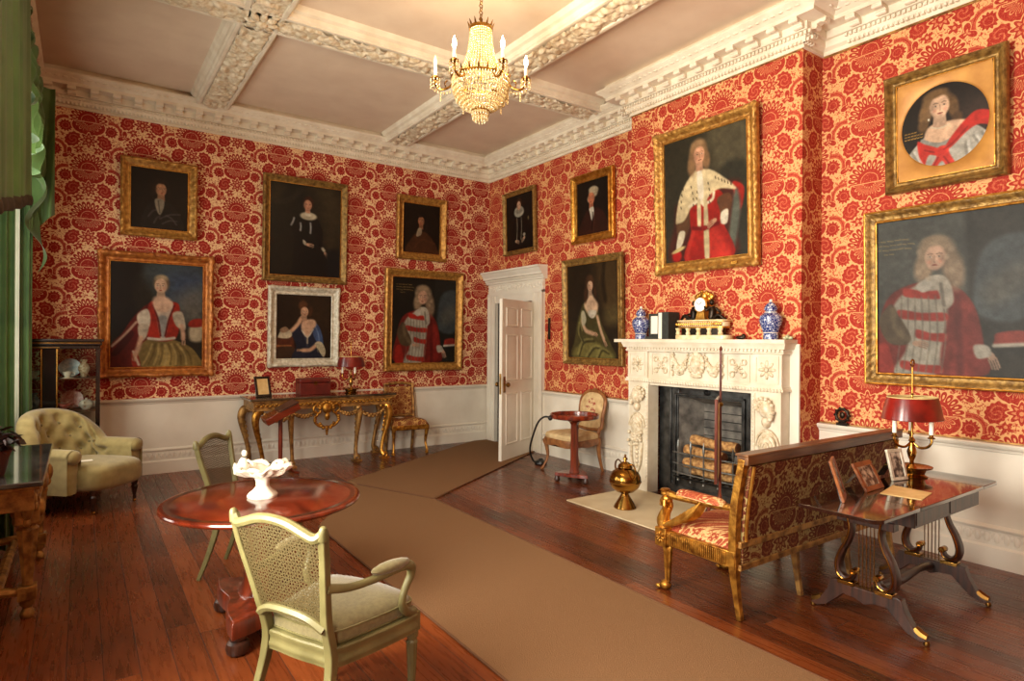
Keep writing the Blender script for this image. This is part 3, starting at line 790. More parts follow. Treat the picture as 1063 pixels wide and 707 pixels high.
# --- back wall
c = picture('back', -4.862, -4.10, 2.683, 3.553, .10, 'plain', W_['gold_frame'], 'upper left gold framed portrait of a dark clad man with long brown hair', (20, 15, 10), 90, .004, seed=1)
c.glow(.5, .5, .5, (40, 28, 18), .6)
c.e(.5, .30, .17, .2, (30, 20, 13), 0, .5); c.e(.40, .42, .09, .2, (30, 20, 13), 0, .6); c.p([(.2, 1), (.26, .66), (.42, .5), (.62, .52), (.82, .68), (.9, 1)], (34, 28, 24))
c.face(.52, .33, .115, (196, 142, 104), .5); c.e(.39, .36, .05, .16, (40, 27, 17), .1, .6, .8); c.e(.66, .38, .045, .15, (40, 27, 17), -.1, .6, .8); c.e(.52, .195, .12, .05, (40, 27, 17), 0, .5)
c.p([(.42, .5), (.56, .5), (.57, .62), (.5, .76), (.43, .64)], (150, 140, 120)); c.l([(.47, .52), (.5, .72)], .008, (90, 84, 72))
for q in ((.5, .82, .86, .72), (.55, .9, .8, .84), (.3, .8, .44, .68), (.62, .76, .8, .9), (.4, .9, .5, .78)): c.l([(q[0], q[1]), ((q[0]+q[2])/2, (q[1]+q[3])/2-.03), (q[2], q[3])], .012, (92, 86, 84), .6)
done(c)
c = picture('back', -5.062, -3.925, 1.105, 2.50, .115, 'carved', W_['gold_red'], 'large carved gilt portrait of a seated lady in red robe and gold skirt', (36, 32, 24), 150, .004, .02, .06, 2)
c.p([(.3, 0), (1, 0), (1, .55), (.62, .5), (.5, .3)], (62, 72, 74), .15); c.p([(.6, .1), (1, .08), (1, .4), (.7, .42)], (54, 70, 92), .2); c.p([(.72, .30), (1, .22), (1, .52), (.75, .5)], (120, 108, 86), .15, a=.6)
c.p([(0, 0), (.32, 0), (.24, .3), (.3, .6), (0, .7)], (22, 18, 14), .08)
c.p([(0, .80), (.12, .68), (.26, .5), (.44, .38), (.5, .6), (.3, .9), (.24, 1), (0, 1)], (96, 24, 16)); c.p([(.02, .86), (.2, .66), (.24, .7), (.08, .88)], (60, 14, 10)); c.l([(.02, .80), (.14, .70), (.27, .57)], .010, (196, 176, 150), .8)
c.p([(.27, 1), (.30, .82), (.42, .72), (.6, .72), (.85, .80), (.97, .92), (.98, 1)], (126, 104, 56)); c.p([(.5, 1), (.58, .80), (.68, .9), (.66, 1)], (176, 148, 84), .05)
for i in range(10): c.l([(.34+.06*i, .98), (.40+.05*i, .88), (.44+.035*i, .78)], .009, (88, 68, 34) if i % 2 else (190, 164, 104), .6)
c.p([(.24, 1), (.22, .86), (.27, .84), (.32, 1)], (150, 40, 26)); c.l([(.24, .85), (.30, .98)], .010, (214, 196, 170))
c.p([(.40, .40), (.46, .36), (.64, .36), (.74, .42), (.70, .72), (.42, .73), (.38, .56)], (158, 38, 24)); c.p([(.46, .37), (.66, .37), (.62, .56), (.58, .72), (.53, .72), (.49, .54)], (196, 176, 156)); c.p([(.5, .52), (.60, .52), (.58, .70), (.54, .70)], (150, 146, 140))
c.l([(.40, .725), (.54, .735), (.68, .72)], .013, (214, 200, 180)); c.l([(.44, .4), (.5, .54), (.53, .7)], .008, (100, 20, 14)); c.l([(.68, .4), (.62, .54), (.58, .7)], .008, (100, 20, 14))
c.p([(.28, .5), (.38, .44), (.42, .52), (.40, .62), (.30, .60)], (204, 190, 168)); c.p([(.29, .6), (.40, .6), (.37, .72), (.31, .74)], (186, 170, 148)); c.l([(.32, .72), (.29, .82), (.26, .88)], .02, (206, 162, 132)); c.hand(.26, .88, .04, 1.7)
c.p([(.66, .48), (.76, .46), (.80, .56), (.80, .64), (.70, .60)], (190, 174, 150)); c.l([(.76, .6), (.78, .68), (.78, .72)], .02, (206, 162, 132)); c.hand(.78, .73, .038, 1.5)
c.p([(.86, .60), (1, .58), (1, .74), (.86, .74)], (176, 160, 130), .03); c.p([(.84, .57), (.9, .53), (1, .53), (1, .6), (.86, .61)], (140, 36, 24))
c.e(.535, .19, .082, .09, (120, 92, 66), 0, .4); c.e(.535, .14, .07, .045, (170, 150, 118), 0, .5); c.face(.53, .215, .076, (222, 182, 150), -.2); c.p([(.47, .32), (.59, .32), (.66, .38), (.60, .46), (.5, .46), (.44, .38)], (222, 182, 152), .03); c.e(.53, .44, .07, .04, (200, 160, 132), 0, .8, .5)
done(c)
c = picture('back', -3.372, -2.305, 2.272, 3.60, .085, 'plain', W_['gold_olive'], 'portrait of a woman in black with small white ruff, above the silver frame', (26, 22, 15), 130, .002, seed=3)
c.p([(.55, 0), (1, 0), (1, .7), (.8, .75), (.7, .3)], (58, 48, 30), .2); c.l([(.1, .22), (.3, .16), (.42, .05)], .03, (44, 38, 28), .7); c.p([(.04, .04), (.2, .02), (.16, .14), (.03, .2)], (48, 38, 22), .08)
c.p([(.3, .95), (.34, .6), (.30, .5), (.36, .36), (.5, .32), (.66, .36), (.74, .5), (.74, .66), (.86, .8), (.9, 1), (.3, 1)], (16, 13, 11)); c.e(.53, .19, .068, .09, (66, 30, 16), 0, .4); c.face(.52, .215, .062, (208, 152, 118), .2)
c.e(.53, .335, .105, .05, (190, 180, 152), 0, .25); c.e(.53, .32, .05, .022, (226, 216, 190), 0, .6); c.e(.525, .29, .03, .016, (206, 152, 118), 0, .4)
for x0, y0, x1, y1 in ((.33, .37, .29, .45), (.42, .42, .42, .50), (.56, .41, .56, .52)): c.l([(x0, y0), ((x0+x1)/2+.005, (y0+y1)/2), (x1, y1)], .009, (176, 176, 172), .9)
c.p([(.46, .60), (.5, .62), (.5, .66), (.46, .64)], (190, 180, 156)); c.hand(.53, .65, .045, .1); c.l([(.74, .68), (.76, .70)], .016, (190, 180, 156)); c.hand(.785, .735, .045, .9)
c.p([(.8, .72), (.95, .68), (1, .74), (1, 1), (.82, 1)], (18, 20, 22), .05)
done(c)
c = picture('back', -3.302, -2.401, 1.19, 2.212, .105, 'carved', W_['silver'], 'silver framed portrait of a lady in blue leaning her cheek on her hand', (34, 22, 12), 130, .005, .016, .05, 4)
c.glow(.75, .3, .4, (62, 42, 22), .6)
c.p([(0, .68), (.26, .62), (.32, .8), (.3, .95), (0, 1)], (86, 40, 22), .03); c.l([(0, .8), (.26, .8)], .012, (150, 92, 50)); c.p([(.02, .84), (.3, .82), (.3, 1), (.02, 1)], (62, 40, 24), .03)
c.p([(.26, .6), (.36, .5), (.5, .42), (.66, .40), (.8, .54), (.86, .76), (.84, 1), (.3, 1), (.36, .8)], (30, 34, 50)); c.p([(.64, .42), (.76, .48), (.84, .66), (.84, .8), (.72, .72), (.66, .6)], (62, 84, 124)); c.l([(.7, .48), (.76, .62), (.78, .74)], .01, (112, 134, 168), .7); c.l([(.5, .6), (.56, .8)], .015, (70, 70, 84), .6)
c.p([(.44, .5), (.48, .4), (.66, .38), (.72, .46), (.64, .56), (.56, .66), (.48, .6)], (218, 174, 140), .03); c.l([(.46, .56), (.56, .66), (.66, .54)], .012, (214, 200, 176), .9); c.l([(.56, .66), (.56, .76)], .012, (206, 190, 160), .8)
c.l([(.16, .62), (.26, .57), (.38, .46), (.43, .38)], .03, (216, 168, 132)); c.p([(.03, .66), (.1, .54), (.2, .54), (.28, .62), (.22, .68), (.08, .68)], (196, 180, 148)); c.p([(.06, .55), (.16, .5), (.22, .56), (.12, .6)], (160, 124, 94))
c.e(.47, .17, .085, .10, (92, 54, 30), 0, .4); c.e(.6, .26, .05, .1, (78, 46, 26), .2, .5); c.face(.50, .265, .085, (220, 172, 136), .35); c.e(.48, .15, .08, .045, (96, 58, 32), -.1, .5)
c.hand(.425, .375, .05, -.9, (216, 168, 132)); c.l([(.76, .76), (.62, .86), (.48, .87)], .03, (214, 166, 130)); c.hand(.44, .87, .045, 3.3, (210, 162, 126)); c.p([(.70, .76), (.82, .74), (.90, .88), (.86, .98), (.76, .86)], (198, 186, 152)); 
for i in range(5): c.l([(.72+.03*i, .78), (.76+.03*i, .9)], .006, (140, 126, 98), .7)
done(c)
c = picture('back', -1.583, -.795, 2.688, 3.593, .105, 'plain', W_['gold_frame'], 'small dim portrait of a brown clad man above the banded robes portrait', (26, 17, 10), 90, .003, seed=5)
c.e(.5, .3, .13, .2, (20, 13, 9), 0, .5); c.e(.62, .42, .09, .2, (24, 16, 10), 0, .6); c.p([(.1, 1), (.2, .74), (.38, .58), (.6, .56), (.82, .72), (.95, .9), (.98, 1)], (74, 42, 22), .04)
c.face(.48, .34, .10, (168, 112, 76), -.3); c.e(.44, .23, .08, .05, (34, 22, 14), .3, .6); c.e(.63, .40, .045, .16, (34, 22, 14), 0, .6); c.p([(.40, .5), (.5, .5), (.48, .62), (.36, .66)], (160, 144, 116)); c.l([(.3, .9), (.5, .72), (.86, .78)], .02, (96, 56, 30), .6)
done(c)
def peer(c, col=1., dull=0):
    """gentleman in parliament robes: white bands over scarlet, long wig, table with a coronet"""
    k = lambda r, g, b: tuple(v*col*(1-dull)+dull*d for v, d in zip((r, g, b), (92, 96, 98)))
    c.p([(.62, -.6), (1.8, -.6), (1.8, 1.2), (.7, 1.2)], k(34, 32, 26), .04, False)
    c.p([(.72, .30), (.80, .16), (.96, .12), (1, .2), (1, .62), (.72, .6)], k(66, 74, 76), .03); c.p([(.76, .42), (.96, .30), (1, .44), (.8, .56)], k(104, 98, 84), .08, a=.6)
    c.p([(.80, .86), (1.6, .82), (1.6, 1.1), (.8, 1.1)], k(38, 34, 26), .02, False); c.p([(.82, .76), (.84, .72), (.98, .71), (1, .78), (.83, .80)], k(150, 44, 32)); c.l([(.82, .80), (1, .79)], .012, k(206, 196, 176))
    c.p([(.06, 1), (.08, .66), (.16, .46), (.36, .38), (.56, .40), (.70, .54), (.76, .80), (.74, 1)], k(120, 30, 22))
    c.p([(.17, .62), (.22, .48), (.40, .38), (.54, .42), (.54, .6), (.50, .82), (.46, 1), (.18, 1), (.28, .8)], k(186, 178, 158), .02)
    for y, x0, x1 in ((.44, .26, .50), (.585, .22, .53), (.72, .34, .53), (.93, .24, .5)):
        c.p([(x0, y-.025), ((x0+x1)/2, y+.0), (x1, y+.005), (x1, y+.055), ((x0+x1)/2, y+.05), (x0, y+.03)], k(178, 40, 28), .012)
    for i in range(7): c.l([(.24+.045*i, .48), (.23+.05*i, .74), (.2+.05*i, .98)], .006, k(120, 108, 90), .55)
    c.p([(.06, .82), (.14, .80), (.18, 1), (.06, 1)], k(164, 36, 26)); c.p([(.08, .64), (.16, .52), (.22, .6), (.30, .74), (.26, .80), (.14, .78)], k(84, 66, 44)); c.l([(.18, .56), (.2, .68), (.28, .76)], .02, k(120, 100, 70), .7)
    c.hand(.34, .79, .05, .1, k(206, 160, 128)); c.p([(.58, .52), (.68, .56), (.74, .84), (.68, 1), (.56, 1), (.6, .76)], k(140, 36, 28), .03); c.l([(.60, .5), (.62, .98)], .02, k(90, 18, 14), .7)
    c.e(.47, .17, .125, .11, k(160, 134, 104), 0, .35); c.e(.39, .28, .07, .13, k(156, 130, 100), .15, .4); c.e(.58, .31, .075, .17, k(140, 116, 90), -.12, .4); c.p([(.40, .36), (.5, .34), (.56, .4), (.58, .52), (.52, .56), (.48, .44)], k(196, 186, 166)); c.l([(.5, .4), (.52, .54)], .01, k(130, 120, 104))
    c.p([(.34, .40), (.42, .36), (.44, .42), (.38, .45)], k(206, 198, 180)); c.face(.465, .225, .088, k(222, 174, 142), -.15, k(160, 72, 60), False, k(50, 36, 28)); c.e(.46, .115, .09, .04, k(168, 142, 110), 0, .5)
    for i in range(9): c.e(.36+.03*(i % 3)+(.18 if i % 2 else 0), .18+.045*(i//2), .022, .026, k(184, 160, 128), 0, .6, .5)
    c.hand(.80, .865, .055, 1.2, k(210, 166, 136)); c.p([(.70, .80), (.78, .80), (.8, .86), (.72, .88)], k(190, 182, 164))
    for i, (y, w) in enumerate(((.085, .22), (.115, .24), (.145, .22), (.175, .1))):
        x = .06+.06*(i == 3)
        while x < .06+w: L = .012+.03*abs(sin(x*57+i)); c.l([(x, y), (x+L, y-.004*sin(x*40))], .0035, k(150, 124, 70), .8, False); x += L+.012
c = picture('back', -1.758, -.515, 1.10, 2.542, .115, 'plain', W_['gold_frame'], 'portrait of a bewigged man in banded red and white robes left of the door', (24, 21, 15), 140, .002, seed=6); peer(c, .92); done(c)
# --- right wall
c = picture('right', -.48, -1.26, 2.79, 3.705, .065, 'fine', W_['gold_olive'], 'narrow looking portrait of a woman in black with wide ruff, over the door', (22, 18, 13), 100, .002, seed=7)
c.p([(.15, 1), (.2, .6), (.36, .42), (.62, .42), (.82, .6), (.88, 1)], (18, 15, 12)); c.e(.48, .31, .17, .11, (176, 172, 152), 0, .2); c.e(.48, .30, .12, .06, (140, 134, 116), 0, .4); c.e(.48, .14, .115, .085, (70, 40, 22), 0, .4); c.face(.48, .20, .085, (214, 168, 134), .1, neck=False)
for x in (.40, .56): c.l([(x, .42), (x+.01, .6), (x-.02, .82)], .010, (160, 150, 128), .8)
c.hand(.36, .84, .07, .2, (186, 150, 120)); c.hand(.66, .80, .07, 2.6, (186, 150, 120)); c.e(.66, .74, .05, .04, (170, 160, 138), 0, .4); c.e(.82, .46, .03, .05, (120, 104, 70), 0, .5)
done(c)
c = picture('right', -2.03, -2.795, 2.77, 3.625, .10, 'fine', W_['gold_br'], 'bright gold framed portrait of a grey haired man in a dark brown coat', (22, 15, 10), 100, .001, seed=8)
c.p([(.08, 1), (.14, .74), (.34, .54), (.6, .52), (.86, .66), (.94, 1)], (52, 24, 16), .03); c.e(.53, .22, .15, .13, (176, 158, 128), 0, .35); c.e(.4, .34, .07, .08, (170, 150, 120), 0, .4); c.face(.46, .33, .125, (200, 120, 84), -.6); c.e(.54, .18, .16, .07, (190, 172, 140), .1, .4)
c.p([(.40, .52), (.52, .50), (.54, .6), (.48, .76), (.42, .62)], (206, 198, 178)); c.l([(.5, .6), (.48, .9)], .012, (30, 14, 10)); c.l([(.6, .58), (.54, .8), (.52, 1)], .012, (76, 38, 26), .8)
done(c)
c = picture('right', -1.885, -2.963, 1.25, 2.58, .085, 'fine', W_['gold_olive'], 'portrait of a seated lady in an olive green gown hanging left of the fireplace', (40, 30, 18), 130, .002, seed=9)
c.p([(.6, 0), (1, 0), (1, .6), (.75, .6), (.66, .3)], (70, 52, 28), .15); c.l([(.74, 0), (.72, .2), (.76, .4)], .03, (36, 26, 14), .8); c.p([(.75, .5), (1, .46), (1, .62), (.78, .64)], (92, 80, 46), .1, a=.6)
c.p([(.1, 1), (.14, .8), (.2, .6), (.32, .42), (.52, .38), (.62, .5), (.70, .66), (.86, .86), (.9, 1)], (74, 66, 34)); c.p([(.12, .98), (.3, .84), (.6, .84), (.84, .94), (.86, 1)], (118, 108, 56), .04)
for q in (((.2, .96), (.3, .82), (.5, .80)), ((.36, .99), (.5, .88), (.66, .88)), ((.58, .99), (.66, .9), (.78, .93)), ((.24, .62), (.22, .72), (.28, .8)), ((.3, .5), (.26, .6), (.3, .7))): c.l(q, .014, (150, 140, 82), .6); c.l([(x+.03, y+.02) for x, y in q], .012, (46, 40, 20), .7)
c.p([(.34, .43), (.42, .36), (.44, .32), (.50, .32), (.54, .36), (.62, .44), (.58, .54), (.48, .56), (.40, .52)], (224, 186, 150), .03); c.p([(.42, .50), (.58, .50), (.54, .57), (.46, .57)], (218, 206, 184)); c.l([(.3, .6), (.36, .70), (.5, .74)], .022, (214, 172, 136)); c.hand(.52, .74, .045, .2); c.l([(.6, .56), (.66, .70), (.72, .80)], .018, (210, 168, 132)); c.hand(.73, .82, .04, 1.0); c.p([(.28, .52), (.34, .5), (.38, .6), (.3, .66)], (190, 180, 150))
c.e(.46, .20, .085, .10, (74, 46, 28), 0, .4); c.e(.38, .32, .04, .12, (74, 46, 28), .1, .5); c.e(.56, .30, .03, .08, (70, 44, 26), -.1, .5); c.face(.465, .235, .06, (226, 180, 144), .1); c.e(.46, .155, .06, .035, (84, 54, 32), 0, .5)
done(c)
c = picture('breast', -3.735, -4.905, 2.22, 3.64, .115, 'carved', W_['gold_frame'], 'carved gilt portrait of a man in ermine cape and red robes, over the mantelpiece', (48, 44, 32), 150, .004, .016, .06, 10, tilt=2)
c.p([(.55, 0), (1, 0), (1, .34), (.7, .36)], (92, 84, 62), .12, a=.8); c.l([(.62, .36), (.8, .33), (1, .32)], .02, (66, 58, 40)); c.p([(.66, .36), (1, .34), (1, 1), (.8, 1)], (46, 44, 34), .05)
c.p([(.08, 1), (.12, .7), (.2, .5), (.8, .42), (.94, .5), (.88, .8), (.84, 1)], (70, 30, 22), .04); c.p([(.84, .44), (.96, .5), (.92, .66), (.86, .56)], (158, 32, 24)); c.p([(.86, .5), (.92, .64), (.84, .96), (.78, .9)], (92, 96, 84), .03)
c.p([(.26, .52), (.6, .46), (.74, .54), (.72, .72), (.84, 1), (.26, 1), (.34, .76)], (156, 30, 22)); c.p([(.55, .74), (.64, .76), (.8, 1), (.58, 1)], (190, 46, 34), .04); c.l([(.36, .78), (.3, .9), (.28, 1)], .02, (200, 58, 44), .6); c.p([(.16, .62), (.30, .56), (.32, .72), (.22, .84), (.16, .8)], (92, 60, 38)); c.p([(.66, .54), (.80, .52), (.82, .62), (.72, .70), (.68, .62)], (96, 60, 38))
c.p([(.14, .66), (.2, .46), (.36, .30), (.46, .28), (.62, .32), (.84, .46), (.86, .5), (.70, .47), (.58, .50), (.5, .56), (.36, .56), (.26, .66), (.18, .68)], (216, 196, 152), .015)
c.l([(.32, .56), (.44, .53), (.5, .57)], .012, (232, 218, 184)); c.l([(.5, .57), (.6, .54), (.62, .49)], .012, (232, 218, 184))
for i in range(16): c.l([(.24+.2*(i % 4)*.5+.03*sin(i*3), .40+.05*(i//4)), (.245+.2*(i % 4)*.5+.03*sin(i*3), .415+.05*(i//4))], .005, (60, 46, 34), .8, False)
for i in range(6): c.l([(.64+.035*i, .37+.015*i), (.645+.035*i, .385+.015*i)], .005, (60, 46, 34), .8, False)
c.p([(.42, .3), (.48, .3), (.50, .5), (.44, .52)], (226, 214, 190)); c.p([(.42, .54), (.46, .54), (.46, .74), (.42, .74)], (214, 196, 152)); c.p([(.50, .55), (.54, .55), (.56, .98), (.50, .98)], (196, 178, 136)); c.l([(.36, .74), (.5, .755), (.66, .735)], .016, (110, 20, 16)); c.e(.5, .755, .03, .025, (130, 26, 20), 0, .4)
c.hand(.62, .71, .05, 2.7, (214, 160, 124)); c.p([(.70, .66), (.78, .64), (.77, .74), (.70, .74)], (224, 214, 190)); c.p([(.18, .76), (.26, .76), (.22, .86), (.14, .9)], (216, 204, 176)); c.e(.15, .95, .06, .06, (176, 30, 24), 0, .4); c.e(.17, .9, .09, .02, (200, 180, 120), -.3, .4)
c.e(.44, .12, .10, .10, (146, 112, 76), 0, .35); c.e(.36, .22, .055, .12, (140, 106, 72), .1, .4); c.e(.53, .21, .05, .1, (136, 102, 70), -.1, .4); c.face(.45, .165, .075, (222, 164, 128), .25); c.e(.44, .075, .075, .035, (156, 122, 86), 0, .5)
done(c)
m = MB(); m.b2((.33, -.068, .03), (.39, -.062, .055)); m.build('title_plaque', W_['gold_br'], c.T)
c = picture('right', -5.80, -6.58, 2.70, 3.592, .085, 'carved', W_['gold_olive'], 'square gold frame with a round portrait of a fair haired lady in a red shawl', (20, 13, 10), 130, .002, .004, .05, 11, tilt=2.5)
T5 = c.T; c.glow(.9, .5, .3, (80, 60, 48), .6)
c.e(.43, .24, .15, .13, (126, 96, 60), 0, .35); c.e(.31, .36, .075, .16, (128, 96, 60), .15, .4); c.e(.6, .34, .06, .14, (104, 76, 46), -.15, .4); c.e(.28, .48, .06, .08, (100, 72, 42), 0, .5); c.e(.64, .46, .06, .07, (86, 60, 36), 0, .5)
c.p([(.04, .86), (.14, .72), (.28, .60), (.40, .54), (.66, .52), (.86, .60), (1, .78), (1, 1), (.04, 1)], (176, 172, 160)); c.p([(.3, .56), (.38, .48), (.6, .48), (.74, .52), (.62, .64), (.46, .68), (.32, .64)], (226, 186, 152), .02); c.p([(.26, .6), (.4, .66), (.5, .67), (.62, .63), (.62, .68), (.48, .74), (.3, .68)], (150, 148, 138))
c.face(.46, .31, .125, (236, 194, 160), .12); c.e(.42, .18, .13, .05, (116, 86, 52), -.15, .5); c.l([(.36, .5), (.46, .53), (.56, .51)], .006, (214, 200, 170)); c.e(.345, .42, .012, .016, (236, 230, 214), 0, .5)
c.p([(.70, .52), (.84, .44), (1, .50), (1, .62), (.86, .58), (.74, .62), (.58, .74), (.5, .76), (.56, .66)], (186, 40, 30), .015); c.p([(.22, .62), (.30, .66), (.46, .74), (.44, .80), (.34, .78), (.30, .9), (.34, .98), (.28, .98), (.24, .8)], (200, 44, 32), .015); c.p([(.44, .72), (.54, .72), (.56, .80), (.64, .96), (.56, 1), (.48, .86), (.36, 1), (.32, .96), (.42, .82)], (210, 52, 38), .015); c.e(.48, .77, .05, .045, (190, 40, 30), 0, .4)
for q in (((.74, .58), (.6, .70), (.5, .75)), ((.3, .72), (.4, .76)), ((.5, .82), (.58, .94)), ((.44, .82), (.36, .94))): c.l(q, .008, (128, 20, 16), .7)
for q in (((.8, .68), (.9, .84)), ((.72, .72), (.74, .92)), ((.1, .78), (.2, .9)), ((.88, .66), (.96, .82)), ((.16, .72), (.24, .86))): c.l(q, .012, (122, 118, 108), .6); c.l([(x+.03, y) for x, y in q], .012, (216, 214, 204), .7)
for i, (y, w) in enumerate(((.52, .14), (.55, .2), (.58, .18), (.61, .06))):
    x = .08+.06*(i == 3)
    while x < .08+w: c.l([(x, y), (x+.025, y-.008)], .004, (206, 160, 70), .9, False); x += .035
done(c)
m = MB(); N = 64; w_, h_ = .78-2*.085+.006, .892-2*.085+.006; zc = .892/2; R_ = .29
lo = [[], [], []]
for i in range(N):
    a = 2*PI*i/N+PI/4; ca, sa = cos(a), sin(a); k = 1/max(abs(ca)/(w_/2), abs(sa)/(h_/2))
    lo[0].append((ca*k, -.02, zc+sa*k)); lo[1].append((ca*R_*1.0, -.02, zc+sa*R_*1.06)); lo[2].append((ca*(R_-.012), -.0125, zc+sa*(R_-.012)*1.06))
m.skin(lo, True); m.build('spandrel', mat('gilded flat', (178, 128, 58), .45, .35, (150, 100, 40), 6), T5)
c = picture('right', -5.66, -6.90, 1.225, 2.572, .085, 'fine', W_['gold_olive'], 'big faded portrait of a man in banded robes behind the red shaded table lamp', (66, 68, 64), 170, .003, seed=12, per=.03, dull=True)
X_, Y_, A_ = c.x, c.y, c.A; c.A = .9; c.y = 1.0+(Y_-1)/.95; c.x = (X_/.95)+.06; peer(c, .9, .2); c.x, c.y, c.A = X_, Y_, A_; c.put(np.full(c.x.size, .10), (110, 112, 110)); done(c)
m = MB(); w_, h_ = 1.24, 1.347
for z in (.004, h_-.004): m.tube([(-w_/2, -.046, z), (w_/2, -.046, z)], .008, 8)
for x in (-w_/2+.004, w_/2-.004): m.tube([(x, -.046, 0), (x, -.046, h_)], .008, 8)
m.build('outer_bead', W_['gold_br'], c.T)
m = MB(); q = .082
for z in (q, h_-q): m.tube([(-w_/2+q, -.026, z), (w_/2-q, -.026, z)], .008, 8)
for x in (-w_/2+q, w_/2-q): m.tube([(x, -.026, q), (x, -.026, h_-q)], .008, 8)
m.build('sight_bead', W_['gold_br'], c.T)
# ------------------------------------------------------------------ fireplace wall
def wm(p):
    """mesh builder that takes world coordinates for a part of thing p (p unrotated or turned about z)"""
    m = MB(); m.M = (Matrix.Translation(Vector(p.location)) @ p.rotation_euler.to_matrix().to_4x4()).inverted(); return m
CP = thing('chimneypiece', 'carved white marble chimneypiece with cherub head jambs and garlanded frieze', 'fireplace', (-.40, -4.31, 0))
JF, YL0, YL1, YR0, YR1 = -.45, -3.455, -3.725, -4.905, -5.175
BX = -BD-.001
def eggs(m, a, b, n, r):
    a, b = Vector(a), Vector(b)
    for i in range(n): m.ell(a+(b-a)*((i+.5)/n), r, None, 8, 5)
m = wm(CP)
m.b2((BX, -3.275, 1.535), (-.505, -5.235, 1.567))
mold([(BX, -5.19), (JF, -5.19), (JF, -3.42), (BX, -3.42)], [(0, 1.44), (.01, 1.445), (.015, 1.462), (.006, 1.466), (.006, 1.48), (.03, 1.485), (.036, 1.505), (.046, 1.53), (.05, 1.537)], m, side=1)
n_ = 46
for i in range(n_): y = -3.43-1.75*(i+.5)/n_; m.box((JF-.012, y, 1.475), (.024, .02, .022))
m.build('mantel_shelf', W_['marble'], CP, ang=30)
m = wm(CP)
m.b2((BX, -3.43, 1.165), (JF+.025, -5.18, 1.45))
for y0, y1 in ((-3.43, -3.70), (-4.91, -5.18)): m.b2((JF+.03, y0, 1.165), (JF, y1, 1.45))
m.b2((BX, -3.40, 1.13), (JF-.012, -5.20, 1.15)); m.b2((BX, -3.41, 1.15), (JF-.006, -5.19, 1.17)); m.b2((BX, -3.725, 1.10), (JF+.02, -4.905, 1.14))
for i in range(58): y = -3.41-1.78*(i+.5)/58; m.ell((JF-.016, y, 1.14), (.012, .011, .016), None, 6, 5)
def pframe(m, y0, y1, z0, z1, x, w=.014, t=.008):
    m.b2((x-t, y0, z0), (x+.002, y1, z0+w)); m.b2((x-t, y0, z1-w), (x+.002, y1, z1)); m.b2((x-t, y0, z0+w), (x+.002, y0-w, z1-w)); m.b2((x-t, y1+w, z0+w), (x+.002, y1, z1-w))
for y0, y1 in ((-3.455, -3.675), (-4.935, -5.155)): pframe(m, y0, y1, 1.19, 1.43, JF)
for y0, y1 in ((-3.74, -3.98), (-4.63, -4.87)): pframe(m, y0, y1, 1.19, 1.43, JF+.025)
fz = m.build('frieze', W_['marble'], CP, ang=30)
def rosette(m, x, y, z, r, n=8, h=.016):
    for k in range(n):
        a = 2*PI*k/n; m.ell((x, y+cos(a)*r*.58, z+sin(a)*r*.58), (h, r*.42, r*.2), TR(rx=a), 8, 5)
    m.ell((x-h*.5, y, z), (h, r*.22, r*.22), None, 8, 5)
for y in (-3.565, -5.045): m = wm(CP); rosette(m, JF, y, 1.31, .085, 8); m.build('rosette', W_['marble3'], fz, ang=60)
for y in (-3.86, -4.75):
    m = wm(CP); rosette(m, JF+.022, y, 1.31, .05, 6)
    for s in (-1, 1):
        for t in (-1, 1):
            m.torus((JF+.02, y+s*.06, 1.31+t*.055), .024, .008, 12, 6, TR(ry=PI/2)); m.tube([(JF+.02, y, 1.31), (JF+.018, y+s*.03, 1.31+t*.03), (JF+.02, y+s*.075, 1.31+t*.03)], .007, 6, 3)
    m.build('rosette', W_['marble3'], fz, ang=60)
m = wm(CP); cy = -4.305                      # mask, festoons of fruit and two ribbon drops
X0 = JF+.02
m.ell((X0-.01, cy, 1.325), (.05, .062, .082), None, 16, 10); m.ell((X0-.045, cy, 1.315), (.022, .014, .026), None, 8, 6)
for s in (-1, 1):
    m.ell((X0-.04, cy+s*.026, 1.345), (.012, .014, .009), None, 8, 5); m.ell((X0-.034, cy+s*.034, 1.31), (.02, .02, .02), None, 8, 5)
m.ell((X0-.04, cy, 1.282), (.014, .022, .008), None, 8, 5); m.ell((X0-.03, cy, 1.262), (.016, .022, .014), None, 8, 5)
for k in range(18):
    a = 2*PI*k/18; m.ell((X0-.008, cy+cos(a)*.078, 1.33+sin(a)*.095), (.022, .026, .026), None, 8, 5)
m.ell((X0-.01, cy, 1.22), (.02, .07, .022), None, 10, 5)
for s in (-1, 1):
    for k in range(17):
        u = k/16; y = cy+s*(.10+.18*u); z = 1.415-.15*sin(u*PI)**.8
        r = .011+.012*sin(u*PI)
        for q in range(3): m.ell((X0-.008-.008*(q == 1), y+rng.normal()*.008, z+(q-1)*r*1.2), (r*.9, r, r), None, 7, 5)
    for k in range(9): m.ell((X0-.008, cy+s*.285+rng.normal()*.005, 1.43-.026*k), (.014, .018-.001*k, .016), None, 7, 5)
m.build('mask_and_festoon', W_['marble3'], fz, ang=60)
